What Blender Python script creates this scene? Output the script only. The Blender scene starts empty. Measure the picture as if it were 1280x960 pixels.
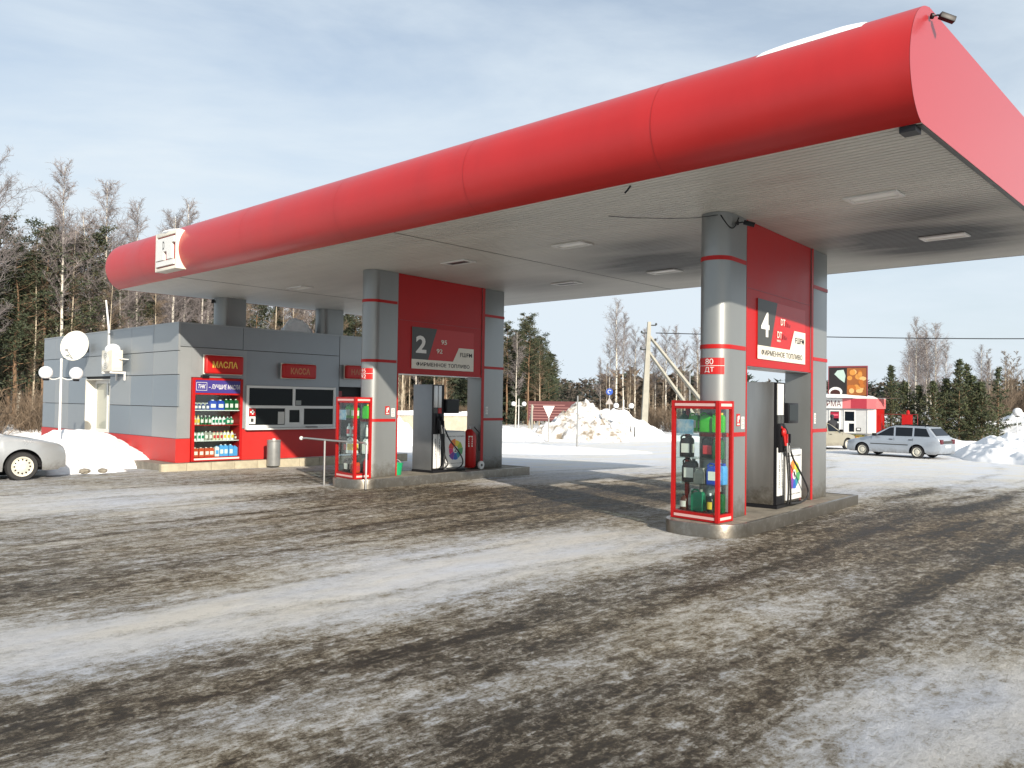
import bpy, bmesh, math, random
import numpy as np
from mathutils import Vector, Matrix
R = math.radians
random.seed(7)
S = bpy.context.scene
C = S.collection

# ------------------------------------------------------------------ camera
CAM_H = 1.64
YAW, PITCH, ROLL = R(43.149), R(1.323), R(-0.846)
cam_d = bpy.data.cameras.new('camera')
cam_d.sensor_width = 36; cam_d.lens = 36 * 1023.5 / 1280
cam_d.clip_start = 0.05; cam_d.clip_end = 3000
cam = bpy.data.objects.new('camera', cam_d); C.objects.link(cam)
fw = Vector((math.cos(YAW), math.sin(YAW), 0)); rt = Vector((math.sin(YAW), -math.cos(YAW), 0)); upv = Vector((0, 0, 1))
f3 = fw * math.cos(PITCH) + upv * math.sin(PITCH); u3 = -fw * math.sin(PITCH) + upv * math.cos(PITCH)
r2 = rt * math.cos(ROLL) - u3 * math.sin(ROLL); u2 = u3 * math.cos(ROLL) + rt * math.sin(ROLL)
m = Matrix((r2, u2, -f3)).transposed().to_4x4(); m.translation = Vector((0, 0, CAM_H))
cam.matrix_world = m
S.camera = cam

# ------------------------------------------------------------------ sky, sun, exposure
LDIR = Vector((0.42, 1.0, -0.40)).normalized()      # the way the sunlight travels
SUN_EL = math.asin(-LDIR.z); SUN_AZ = math.atan2(-LDIR.x, -LDIR.y)
W = bpy.data.worlds.new('World'); S.world = W; W.use_nodes = True
nt = W.node_tree; nt.nodes.clear()
N = nt.nodes.new; LK = nt.links.new
wo = N('ShaderNodeOutputWorld'); bg = N('ShaderNodeBackground'); bg.inputs[1].default_value = 0.102
sky = N('ShaderNodeTexSky'); sky.sky_type = 'NISHITA'; sky.sun_disc = False
sky.sun_elevation = SUN_EL; sky.sun_rotation = SUN_AZ % (2 * math.pi)
sky.air_density = 1.0; sky.dust_density = 1.6; sky.ozone_density = 1.6
tc = N('ShaderNodeTexCoord'); mp = N('ShaderNodeMapping'); mp.inputs['Scale'].default_value = (1.0, 1.0, 3.2); mp.inputs['Rotation'].default_value = (0.25, 0.1, 0.6)
nz = N('ShaderNodeTexNoise'); nz.inputs['Scale'].default_value = 1.9; nz.inputs['Detail'].default_value = 8; nz.inputs['Roughness'].default_value = 0.58; nz.inputs['Distortion'].default_value = 0.35
cr = N('ShaderNodeValToRGB'); cr.color_ramp.elements[0].position = 0.36; cr.color_ramp.elements[0].color = (0.45, 0.45, 0.45, 1); cr.color_ramp.elements[1].position = 0.68; cr.color_ramp.elements[1].color = (0.97, 0.97, 0.97, 1)
mx = N('ShaderNodeMix'); mx.data_type = 'RGBA'
mx.inputs['B'].default_value = (5.3, 5.95, 6.5, 1)
LK(tc.outputs['Generated'], mp.inputs['Vector']); LK(mp.outputs[0], nz.inputs['Vector']); LK(nz.outputs['Fac'], cr.inputs[0])
sp_ = N('ShaderNodeSeparateXYZ'); LK(tc.outputs['Generated'], sp_.inputs[0])
hz_ = N('ShaderNodeMapRange'); hz_.inputs['From Min'].default_value = 0.0; hz_.inputs['From Max'].default_value = 0.42; hz_.inputs['To Min'].default_value = 0.45; hz_.inputs['To Max'].default_value = 0.0; LK(sp_.outputs['Z'], hz_.inputs['Value'])
ha = N('ShaderNodeMath'); ha.operation = 'ADD'; ha.use_clamp = True; LK(cr.outputs[0], ha.inputs[0]); LK(hz_.outputs[0], ha.inputs[1])
LK(ha.outputs[0], mx.inputs['Factor']); LK(sky.outputs[0], mx.inputs['A']); LK(mx.outputs['Result'], bg.inputs[0]); LK(bg.outputs[0], wo.inputs[0])
sd = bpy.data.lights.new('sun', 'SUN'); sd.energy = 5.0; sd.angle = R(0.6); sd.color = (1.0, 0.90, 0.76)
sun = bpy.data.objects.new('sun', sd); C.objects.link(sun); sun.rotation_euler = LDIR.to_track_quat('-Z', 'Y').to_euler()
S.view_settings.view_transform = 'Standard'; S.view_settings.look = 'None'; S.view_settings.gamma = 1.0
S.view_settings.exposure = 0.52

# ------------------------------------------------------------------ helpers
def lin(c):
    return tuple((x / 255 / 12.92 if x / 255 < 0.04045 else ((x / 255 + 0.055) / 1.055) ** 2.4) for x in c)

def mat(name, col, rough=0.5, metal=0.0, noise=0.0, nscale=4.0, bump=0.0, bscale=60.0, stretch=(1, 1, 1), coat=0.0, spec=0.5, col2=None):
    mt = bpy.data.materials.new(name); mt.use_nodes = True
    n = mt.node_tree.nodes; l = mt.node_tree.links; b = n['Principled BSDF']
    b.inputs['Base Color'].default_value = (*col, 1); b.inputs['Roughness'].default_value = rough; b.inputs['Metallic'].default_value = metal
    b.inputs['Coat Weight'].default_value = coat; b.inputs['Coat Roughness'].default_value = 0.12
    b.inputs['Specular IOR Level'].default_value = spec
    if noise or bump:
        t = n.new('ShaderNodeTexCoord'); mpp = n.new('ShaderNodeMapping'); mpp.inputs['Scale'].default_value = stretch
        l.new(t.outputs['Object'], mpp.inputs['Vector'])
    if noise:
        x = n.new('ShaderNodeTexNoise'); x.inputs['Scale'].default_value = nscale; x.inputs['Detail'].default_value = 6; x.inputs['Roughness'].default_value = 0.6
        l.new(mpp.outputs[0], x.inputs['Vector'])
        r = n.new('ShaderNodeValToRGB'); r.color_ramp.elements[0].position = 0.3; r.color_ramp.elements[1].position = 0.7
        c2 = col2 if col2 else tuple(min(1, q * (1 + noise)) for q in col)
        r.color_ramp.elements[0].color = (*[q * (1 - noise) for q in col], 1); r.color_ramp.elements[1].color = (*c2, 1)
        l.new(x.outputs['Fac'], r.inputs[0]); l.new(r.outputs[0], b.inputs['Base Color'])
        rm = n.new('ShaderNodeMapRange'); rm.inputs['To Min'].default_value = max(0.02, rough - 0.12); rm.inputs['To Max'].default_value = min(1, rough + 0.12)
        l.new(x.outputs['Fac'], rm.inputs['Value']); l.new(rm.outputs[0], b.inputs['Roughness'])
    if bump:
        x2 = n.new('ShaderNodeTexNoise'); x2.inputs['Scale'].default_value = bscale; x2.inputs['Detail'].default_value = 5
        l.new(mpp.outputs[0], x2.inputs['Vector'])
        bp = n.new('ShaderNodeBump'); bp.inputs['Strength'].default_value = bump; bp.inputs['Distance'].default_value = 0.02
        l.new(x2.outputs['Fac'], bp.inputs['Height']); l.new(bp.outputs[0], b.inputs['Normal'])
    return mt

def glass_mat(name, tint=(0.9, 0.95, 0.95), refl=1.0, rough=0.02):
    mt = bpy.data.materials.new(name); mt.use_nodes = True
    n = mt.node_tree.nodes; l = mt.node_tree.links; n.remove(n['Principled BSDF'])
    o = n['Material Output']; t = n.new('ShaderNodeBsdfTransparent'); t.inputs[0].default_value = (*tint, 1)
    g = n.new('ShaderNodeBsdfGlossy'); g.inputs['Roughness'].default_value = rough
    f = n.new('ShaderNodeLayerWeight'); f.inputs['Blend'].default_value = 0.5
    pw = n.new('ShaderNodeMath'); pw.operation = 'POWER'; pw.inputs[1].default_value = 5
    mm = n.new('ShaderNodeMath'); mm.operation = 'MULTIPLY_ADD'; mm.inputs[1].default_value = 0.55 * refl; mm.inputs[2].default_value = 0.035 * refl
    l.new(f.outputs['Facing'], pw.inputs[0]); l.new(pw.outputs[0], mm.inputs[0])
    s = n.new('ShaderNodeMixShader'); l.new(mm.outputs[0], s.inputs[0]); l.new(t.outputs[0], s.inputs[1]); l.new(g.outputs[0], s.inputs[2]); l.new(s.outputs[0], o.inputs[0])
    return mt

class MB:
    """collects vertices and faces of one mesh object"""
    def __init__(self): self.v = []; self.f = []; self.mi = []; self.cur = 0
    def add(self, vs, fs, mi=None):
        o = len(self.v); self.v += [tuple(p) for p in vs]
        for f in fs: self.f.append(tuple(o + i for i in f)); self.mi.append(self.cur if mi is None else mi)
        return self
    def box(self, x0, x1, y0, y1, z0, z1, mi=None):
        return self.add([(x0, y0, z0), (x1, y0, z0), (x1, y1, z0), (x0, y1, z0), (x0, y0, z1), (x1, y0, z1), (x1, y1, z1), (x0, y1, z1)],
                        [(0, 3, 2, 1), (4, 5, 6, 7), (0, 1, 5, 4), (1, 2, 6, 5), (2, 3, 7, 6), (3, 0, 4, 7)], mi)
    def quad(self, a, b, c, d, mi=None): return self.add([a, b, c, d], [(0, 1, 2, 3)], mi)
    def poly(self, pts, mi=None): return self.add(pts, [tuple(range(len(pts)))], mi)
    def prism(self, pts, z0, z1, mi=None, top=True, bot=True):
        n = len(pts); vs = [(p[0], p[1], z0) for p in pts] + [(p[0], p[1], z1) for p in pts]
        fs = [(i, (i + 1) % n, n + (i + 1) % n, n + i) for i in range(n)]
        if top: fs.append(tuple(range(n, 2 * n)))
        if bot: fs.append(tuple(range(n - 1, -1, -1)))
        return self.add(vs, fs, mi)
    def tube(self, pts, r, n=8, cap=True, mi=None):
        """tube along a list of points; r number or list"""
        pts = [Vector(p) for p in pts]; k = len(pts); rr = r if isinstance(r, (list, tuple)) else [r] * k
        vs = []; prev = None
        for i, p in enumerate(pts):
            d = (pts[min(i + 1, k - 1)] - pts[max(i - 1, 0)]).normalized()
            if prev is None:
                a = Vector((0, 0, 1)) if abs(d.z) < 0.9 else Vector((1, 0, 0)); u = d.cross(a).normalized()
            else:
                u = (prev - d * prev.dot(d)); u = u.normalized() if u.length > 1e-6 else d.orthogonal().normalized()
            prev = u; w = d.cross(u)
            for j in range(n):
                t = 2 * math.pi * j / n; q = p + (u * math.cos(t) + w * math.sin(t)) * rr[i]; vs.append(tuple(q))
        fs = [(i * n + j, i * n + (j + 1) % n, (i + 1) * n + (j + 1) % n, (i + 1) * n + j) for i in range(k - 1) for j in range(n)]
        if cap: fs.append(tuple(range(n - 1, -1, -1))); fs.append(tuple(range((k - 1) * n, k * n)))
        return self.add(vs, fs, mi)
    def lathe(self, prof, c=(0, 0, 0), n=16, ax='z', mi=None, cap=True):
        """prof: (radius, height) list"""
        vs = []
        for r, h in prof:
            for j in range(n):
                t = 2 * math.pi * j / n; a, b = r * math.cos(t), r * math.sin(t)
                p = (a, b, h) if ax == 'z' else ((h, a, b) if ax == 'x' else (b, h, a))
                vs.append((c[0] + p[0], c[1] + p[1], c[2] + p[2]))
        k = len(prof)
        fs = [(i * n + j, i * n + (j + 1) % n, (i + 1) * n + (j + 1) % n, (i + 1) * n + j) for i in range(k - 1) for j in range(n)]
        if cap: fs.append(tuple(range(n - 1, -1, -1))); fs.append(tuple(range((k - 1) * n, k * n)))
        return self.add(vs, fs, mi)
    def sphere(self, c, r, n=14, k=9, sc=(1, 1, 1), mi=None):
        prof = [(r * math.sin(math.pi * i / k), -r * math.cos(math.pi * i / k)) for i in range(k + 1)]
        prof[0] = (r * 0.02, -r); prof[-1] = (r * 0.02, r)
        o = len(self.v); self.lathe(prof, (0, 0, 0), n, 'z', mi)
        self.v[o:] = [(c[0] + p[0] * sc[0], c[1] + p[1] * sc[1], c[2] + p[2] * sc[2]) for p in self.v[o:]]
        return self
    def xf(self, fn): self.v = [tuple(fn(p)) for p in self.v]; return self
    def build(self, name, mats, parent=None, smooth=None, bevel=0.0, loc=None, seg=2):
        me = bpy.data.meshes.new(name); me.from_pydata(self.v, [], self.f); me.update()
        if not isinstance(mats, (list, tuple)): mats = [mats]
        for q in mats: me.materials.append(q)
        if len(mats) > 1: me.polygons.foreach_set('material_index', self.mi)
        if bevel:
            bm = bmesh.new(); bm.from_mesh(me)
            es = [e for e in bm.edges if len(e.link_faces) == 2 and e.calc_face_angle(0) > 0.6]
            bmesh.ops.bevel(bm, geom=es, offset=bevel, segments=seg, affect='EDGES', profile=0.6, clamp_overlap=True)
            bm.to_mesh(me); bm.free()
            if smooth is None: smooth = 40
        if smooth and not bevel and len(mats) == 1:
            bm = bmesh.new(); bm.from_mesh(me); bmesh.ops.remove_doubles(bm, verts=bm.verts, dist=1e-5); bm.to_mesh(me); bm.free()
        if smooth:
            me.polygons.foreach_set('use_smooth', [True] * len(me.polygons)); me.set_sharp_from_angle(angle=R(smooth))
        me.update()
        o = bpy.data.objects.new(name, me); C.objects.link(o)
        if parent is not None: o.parent = parent
        if loc is not None: o.location = loc
        return o

def tag(o, label=None, cat=None, group=None, kind=None):
    if label: o['label'] = label
    if cat: o['category'] = cat
    if group: o['group'] = group
    if kind: o['kind'] = kind
    return o
def thing(name, label, cat, loc=(0, 0, 0), rz=0.0, group=None):
    o = bpy.data.objects.new(name, None); C.objects.link(o); o.empty_display_size = 0.3
    o.location = loc; o.rotation_euler = (0, 0, rz); return tag(o, label, cat, group)
def copy_tree(o, parent=None):
    c = o.copy(); C.objects.link(c)
    if parent is not None: c.parent = parent
    for ch in list(o.children): copy_tree(ch, c)
    return c

_font = {}
def text2d(s, bold=0.0):
    """triangulated glyph outlines of a string, scaled into the unit box"""
    cu = bpy.data.curves.new('lettering_curve', 'FONT'); cu.body = s; cu.fill_mode = 'FRONT'; cu.resolution_u = 3; cu.offset = bold
    ob = bpy.data.objects.new('lettering_curve', cu); C.objects.link(ob)
    dg = bpy.context.evaluated_depsgraph_get(); me = bpy.data.meshes.new_from_object(ob.evaluated_get(dg))
    vs = [tuple(v.co) for v in me.vertices]; fs = [tuple(p.vertices) for p in me.polygons]
    bpy.data.objects.remove(ob); bpy.data.meshes.remove(me); bpy.data.curves.remove(cu)
    if not vs: return [], []
    x0 = min(v[0] for v in vs); x1 = max(v[0] for v in vs); y0 = min(v[1] for v in vs); y1 = max(v[1] for v in vs)
    return [((v[0] - x0) / (x1 - x0), (v[1] - y0) / (y1 - y0)) for v in vs], fs
def add_text(mb, s, org, u, v, w, h, bold=0.02, mi=None, fn=None, slant=0.0):
    """letters filling a w x h box from org, u to the right, v up"""
    p, f = text2d(s, bold); 
    if fn: mb.add([fn(a[0] * w, a[1] * h) for a in p], f, mi)
    else:
        org = Vector(org); u = Vector(u); v = Vector(v); mb.add([org + u * (a[0] * w + slant * a[1] * h) + v * (a[1] * h) for a in p], f, mi)

def hash2(ix, iy, seed):
    n = (ix.astype(np.int64) * 374761393 + iy.astype(np.int64) * 668265263 + seed * 974634541) & 0x7fffffff
    n = ((n ^ (n >> 13)) * 1274126177) & 0x7fffffff
    return ((n ^ (n >> 16)) & 0xffff) / 65535.0
def vnoise(x, y, seed=0):
    ix = np.floor(x); iy = np.floor(y); fx = x - ix; fy = y - iy
    fx = fx * fx * (3 - 2 * fx); fy = fy * fy * (3 - 2 * fy)
    a = hash2(ix, iy, seed); b = hash2(ix + 1, iy, seed); c = hash2(ix, iy + 1, seed); d = hash2(ix + 1, iy + 1, seed)
    return (a * (1 - fx) + b * fx) * (1 - fy) + (c * (1 - fx) + d * fx) * fy
def fbm(x, y, seed=0, o=4):
    s = 0; a = 0.5; t = 0
    for k in range(o): s = s + a * vnoise(x * 2 ** k + 17.3 * k, y * 2 ** k - 9.1 * k, seed + k); t += a; a *= 0.5
    return s / t
def smooth01(a, b, x):
    t = np.clip((x - a) / (b - a), 0, 1); return t * t * (3 - 2 * t)
def gz(x, y):
    """the lot falls gently away beyond the pumps"""
    return float(-0.55 * smooth01(16.0, 40.0, np.hypot(np.float64(x), np.float64(y))))
def polar(az, d): return d * math.cos(R(az)), d * math.sin(R(az))

# ------------------------------------------------------------------ materials
RED = mat('red_enamel', (0.37, 0.009, 0.009), 0.42, 0, 0.06, 1.2, spec=0.25)
RED_FASCIA = mat('red_fascia', (0.40, 0.012, 0.012), 0.36, 0, 0.08, 1.1, coat=0.10, spec=0.45, stretch=(1, 1.2, 0.35))
RED_PLASTIC = mat('red_plastic', (0.42, 0.012, 0.011), 0.38, spec=0.35)
DARK_RED = mat('dark_red', (0.25, 0.015, 0.02), 0.45)
SILVER = mat('silver_composite', (0.245, 0.258, 0.258), 0.36, 0.5, 0.07, 1.5, stretch=(1, 1, 0.3))
STEEL = mat('brushed_steel', (0.40, 0.39, 0.37), 0.34, 0.9, 0.16, 3.0, bump=0.06, bscale=40, stretch=(1, 1, 0.15))
STEEL_DIRTY = mat('dirty_steel', (0.36, 0.35, 0.33), 0.33, 0.85, 0.25, 3.0, bump=0.08, bscale=20)
ALU = mat('aluminium', (0.46, 0.46, 0.45), 0.35, 0.8)
WHITE = mat('white_paint', (0.68, 0.68, 0.66), 0.45, 0, 0.03, 3)
WHITE_GLOSS = mat('white_plastic', (0.68, 0.69, 0.68), 0.3)
CREAM = mat('cream_white', (0.66, 0.63, 0.55), 0.5, 0, 0.05, 4)
BLACK = mat('black_plastic', (0.010, 0.010, 0.012), 0.42, spec=0.25)
def splash(mt, top=0.75, col=(0.10, 0.085, 0.06), amt=0.8):
    n = mt.node_tree.nodes; l = mt.node_tree.links; b = n['Principled BSDF']; src = b.inputs['Base Color'].links[0].from_socket
    t = n.new('ShaderNodeTexCoord'); sp = n.new('ShaderNodeSeparateXYZ'); l.new(t.outputs['Object'], sp.inputs[0])
    x = n.new('ShaderNodeTexNoise'); x.inputs['Scale'].default_value = 9; x.inputs['Detail'].default_value = 8; x.inputs['Roughness'].default_value = 0.7; l.new(t.outputs['Object'], x.inputs['Vector'])
    mr = n.new('ShaderNodeMapRange'); mr.inputs['From Min'].default_value = top; mr.inputs['From Max'].default_value = 0.15; mr.inputs['To Min'].default_value = -0.45; mr.inputs['To Max'].default_value = 0.35; l.new(sp.outputs['Z'], mr.inputs['Value'])
    ad = n.new('ShaderNodeMath'); ad.operation = 'ADD'; l.new(mr.outputs[0], ad.inputs[0]); l.new(x.outputs['Fac'], ad.inputs[1])
    m2 = n.new('ShaderNodeMapRange'); m2.inputs['From Min'].default_value = 0.45; m2.inputs['From Max'].default_value = 0.85; m2.inputs['To Max'].default_value = amt; l.new(ad.outputs[0], m2.inputs['Value'])
    mix = n.new('ShaderNodeMix'); mix.data_type = 'RGBA'; mix.inputs['B'].default_value = (*col, 1); l.new(m2.outputs[0], mix.inputs['Factor']); l.new(src, mix.inputs['A']); l.new(mix.outputs['Result'], b.inputs['Base Color'])
splash(SILVER); splash(STEEL, 0.9); splash(STEEL_DIRTY, 0.35, (0.12, 0.10, 0.07), 0.7)
RUBBER = mat('black_rubber', (0.018, 0.018, 0.02), 0.6, 0, 0.3, 20)
CHAR = mat('charcoal', (0.045, 0.047, 0.045), 0.45)
CONC = mat('dirty_concrete', (0.22, 0.20, 0.165), 0.8, 0, 0.35, 5, bump=0.4, bscale=30)
KERB = mat('pale_kerb_stone', (0.38, 0.34, 0.25), 0.8, 0, 0.2, 5, bump=0.3, bscale=30)
GLASS = glass_mat('clear_glass', (0.90, 0.95, 0.94), 1.0)
DGLASS = mat('dark_window_glass', (0.006, 0.009, 0.010), 0.10, 0, spec=0.14)
SNOW = mat('snow', (0.80, 0.81, 0.83), 0.75, 0, 0.03, 2.0, bump=0.5, bscale=9)
YEL = mat('yellow_letters', (0.80, 0.50, 0.08), 0.5)
GLOBE = mat('white_lamp_globe', (0.74, 0.75, 0.76), 0.25)

def snow_dirty(name, dirt, thr=0.5):
    mt = mat(name, (0.8, 0.81, 0.83), 0.8, 0, 0, bump=0.9, bscale=5)
    n = mt.node_tree.nodes; l = mt.node_tree.links; b = n['Principled BSDF']
    t = n.new('ShaderNodeTexCoord'); x = n.new('ShaderNodeTexNoise'); x.inputs['Scale'].default_value = 1.6; x.inputs['Detail'].default_value = 9; x.inputs['Roughness'].default_value = 0.68
    a = n.new('ShaderNodeAttribute'); a.attribute_name = 'dirt'
    ad = n.new('ShaderNodeMath'); ad.operation = 'ADD'; l.new(t.outputs['Object'], x.inputs['Vector']); l.new(x.outputs['Fac'], ad.inputs[0]); l.new(a.outputs['Fac'], ad.inputs[1])
    r = n.new('ShaderNodeValToRGB'); r.color_ramp.elements[0].position = thr; r.color_ramp.elements[0].color = (0.78, 0.79, 0.81, 1)
    r.color_ramp.elements[1].position = thr + 0.22; r.color_ramp.elements[1].color = (*dirt, 1)
    l.new(ad.outputs[0], r.inputs[0]); l.new(r.outputs[0], b.inputs['Base Color'])
    return mt
SNOW_DIRT = snow_dirty('ploughed_dirty_snow', (0.20, 0.165, 0.12), 0.56)
SNOW_ROAD = snow_dirty('roadside_snow', (0.42, 0.38, 0.32), 0.66)

# ------------------------------------------------------------------ ground: one sheet, near lot to the horizon
SAMP = [  # ground stains: x, y, packed snow (1) to bare wet dirt (0)
    (5.07, 17.92, 0.55), (5.99, 17.21, 0.50), (7.16, 16.29, 0.45), (8.37, 15.35, 0.35), (9.62, 14.38, 0.25), (4.25, 15.85, 0.60), (5.24, 15.05, 0.65), (6.26, 14.22, 0.78), (7.30, 13.37, 0.72), (8.37, 12.50, 0.30),
    (9.47, 11.61, 0.15), (10.59, 10.69, 0.12), (11.75, 9.75, 0.08), (12.46, 9.18, 0.12), (3.65, 13.60, 0.80), (4.49, 12.89, 0.75), (5.35, 12.16, 0.70), (6.23, 11.41, 0.60), (7.13, 10.65, 0.40), (8.05, 9.87, 0.30),
    (8.99, 9.07, 0.25), (9.96, 8.26, 0.20), (3.20, 11.91, 0.40), (3.93, 11.27, 0.45), (4.68, 10.62, 0.50), (5.44, 9.95, 0.45), (6.22, 9.28, 0.40), (7.01, 8.58, 0.28), (7.82, 7.88, 0.25), (8.64, 7.16, 0.30),
    (9.39, 6.50, 0.50), (2.85, 10.60, 0.50), (3.50, 10.02, 0.50), (4.16, 9.43, 0.45), (4.83, 8.83, 0.45), (5.51, 8.22, 0.45), (6.21, 7.60, 0.50), (6.91, 6.96, 0.60), (7.63, 6.32, 0.85), (8.36, 5.67, 0.70),
    (2.51, 9.31, 0.35), (3.08, 8.79, 0.38), (3.65, 8.27, 0.42), (4.24, 7.73, 0.45), (4.83, 7.19, 0.55), (5.43, 6.64, 0.75), (6.04, 6.08, 0.88), (6.66, 5.52, 0.90), (7.29, 4.94, 0.70), (7.61, 4.65, 0.40),
    (7.93, 4.36, 0.22), (2.20, 8.13, 0.25), (2.69, 7.67, 0.22), (3.19, 7.20, 0.30), (3.69, 6.73, 0.55), (4.20, 6.25, 0.80), (4.72, 5.77, 0.85), (5.25, 5.28, 0.75), (5.78, 4.78, 0.50), (6.32, 4.28, 0.30),
    (6.86, 3.77, 0.40), (7.42, 3.25, 0.42), (1.95, 7.21, 0.35), (2.39, 6.80, 0.40), (2.61, 6.59, 0.50), (3.05, 6.17, 0.85), (3.72, 5.53, 0.88), (4.18, 5.10, 0.70), (4.64, 4.66, 0.35), (5.11, 4.22, 0.20),
    (5.58, 3.77, 0.30), (6.05, 3.32, 0.55), (6.54, 2.87, 0.58), (7.02, 2.40, 0.40), (1.76, 6.48, 0.85), (2.15, 6.11, 0.90), (2.54, 5.73, 0.90), (2.94, 5.35, 0.80), (3.34, 4.96, 0.55), (3.75, 4.57, 0.30),
    (4.16, 4.18, 0.18), (4.57, 3.78, 0.22), (4.99, 3.38, 0.42), (5.42, 2.97, 0.50), (5.84, 2.56, 0.35), (6.28, 2.15, 0.33), (6.71, 1.73, 0.40), (7.02, 1.43, 0.45), (1.56, 5.71, 0.80), (1.90, 5.38, 0.65),
    (2.24, 5.04, 0.45), (2.59, 4.70, 0.30), (2.94, 4.36, 0.20), (3.30, 4.01, 0.18), (3.66, 3.67, 0.32), (4.02, 3.32, 0.45), (4.38, 2.96, 0.30), (4.75, 2.60, 0.25), (5.12, 2.24, 0.30), (5.50, 1.88, 0.42),
    (5.87, 1.51, 0.62), (6.14, 1.25, 0.65), (1.39, 5.10, 0.45), (1.70, 4.80, 0.30), (2.01, 4.50, 0.25), (2.32, 4.20, 0.38), (2.63, 3.89, 0.42), (2.94, 3.58, 0.50), (3.26, 3.27, 0.40), (3.58, 2.95, 0.25),
    (3.91, 2.64, 0.20), (4.23, 2.32, 0.28), (4.56, 2.00, 0.42), (4.89, 1.67, 0.70), (5.22, 1.34, 0.75), (5.46, 1.11, 0.75), (1.27, 4.61, 0.15), (1.54, 4.34, 0.25), (1.82, 4.07, 0.45), (2.10, 3.79, 0.55),
    (2.38, 3.51, 0.50), (2.66, 3.23, 0.40), (2.95, 2.95, 0.28), (3.23, 2.66, 0.20), (3.52, 2.38, 0.25), (3.81, 2.09, 0.33), (4.11, 1.80, 0.55), (4.40, 1.50, 0.80), (4.70, 1.21, 0.80), (4.91, 1.00, 0.70),
    (1.16, 4.21, 0.15), (1.41, 3.96, 0.42), (1.66, 3.71, 0.50), (1.91, 3.45, 0.40), (2.17, 3.20, 0.30), (2.43, 2.94, 0.25), (2.69, 2.68, 0.15), (2.95, 2.42, 0.15), (3.21, 2.16, 0.25), (3.47, 1.90, 0.38),
    (3.74, 1.63, 0.60), (4.01, 1.37, 0.80), (4.28, 1.10, 0.60), (4.47, 0.91, 0.35), (24.02, 9.36, 0.85), (26.17, 7.82, 0.85), (28.87, 5.89, 0.90), (17.18, 14.27, 0.95), (18.66, 13.21, 0.80), (19.61, 12.53, 0.75),
    (21.43, 17.81, 1.00), (30.53, 11.90, 0.85), (37.17, 7.58, 0.95), (13.45, 11.39, 0.75), (14.43, 10.63, 0.60), (15.28, 9.96, 0.50), (18.87, 7.17, 0.80), (20.29, 6.06, 0.75), (22.25, 4.54, 0.75), (15.18, 5.76, 0.70),
    (15.66, 5.36, 0.40), (16.27, 4.86, 0.50), (16.89, 4.35, 0.55), (17.77, 3.62, 0.50), (13.29, 4.79, 0.25), (14.00, 4.18, 0.15), (14.52, 3.74, 0.20), (15.26, 3.11, 0.40), (10.83, 4.76, 0.20), (11.69, 4.00, 0.15),
    (12.56, 3.24, 0.15), (13.19, 2.69, 0.25), (8.70, 4.28, 0.22), (9.39, 3.65, 0.25), (10.10, 3.02, 0.20), (10.96, 2.23, 0.22), (7.47, 3.68, 0.30), (8.06, 3.13, 0.40), (8.65, 2.58, 0.32), (9.26, 2.02, 0.35),
    (7.67, 1.97, 0.45), (8.03, 1.64, 0.40),
]
SAMP += [(-3, 6, .5), (-3, 14, .6), (2, 1, .4), (8, -3, .5), (25, -6, .8), (60, 0, .95), (60, 60, 1), (10, 60, 1), (40, 100, 1), (100, 40, 1)]
SP = np.array(SAMP)

def axis_grid(lo, a, b, st, far):
    g = list(np.arange(a, b, st)); s = st; x = g[-1]
    while x < far: s *= 1.09; x += s; g.append(x)
    s = st; x = a; neg = []
    while x > lo: s *= 1.16; x -= s; neg.append(x)
    return np.array(neg[::-1] + g)
gx = axis_grid(-60, -0.5, 20.0, 0.06, 1500); gy = axis_grid(-60, -0.5, 21.0, 0.06, 1500)
GX, GY = np.meshgrid(gx, gy, indexing='ij')
def macro(X, Y):
    out = np.zeros_like(X); ws = np.zeros_like(X)
    warp = (fbm(X * 0.5, Y * 1.6, 5) - 0.5)
    Yw = Y + warp * 0.5; Xw = X + (fbm(X * 0.4 + 9, Y * 0.4, 8) - 0.5) * 1.5
    # distances grow with distance from the camera, streaks run along X (the driving lanes)
    for (sx, sy, v) in SAMP:
        r = math.hypot(sx, sy); sc = 0.06 * r + 0.06
        d2 = ((Xw - sx) / (sc * 3.2)) ** 2 + ((Yw - sy) / (sc * 1.0)) ** 2
        w = 1.0 / (d2 + 0.15) ** 2
        out += w * v; ws += w
    return out / ws
snowv = macro(GX, GY)
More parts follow.
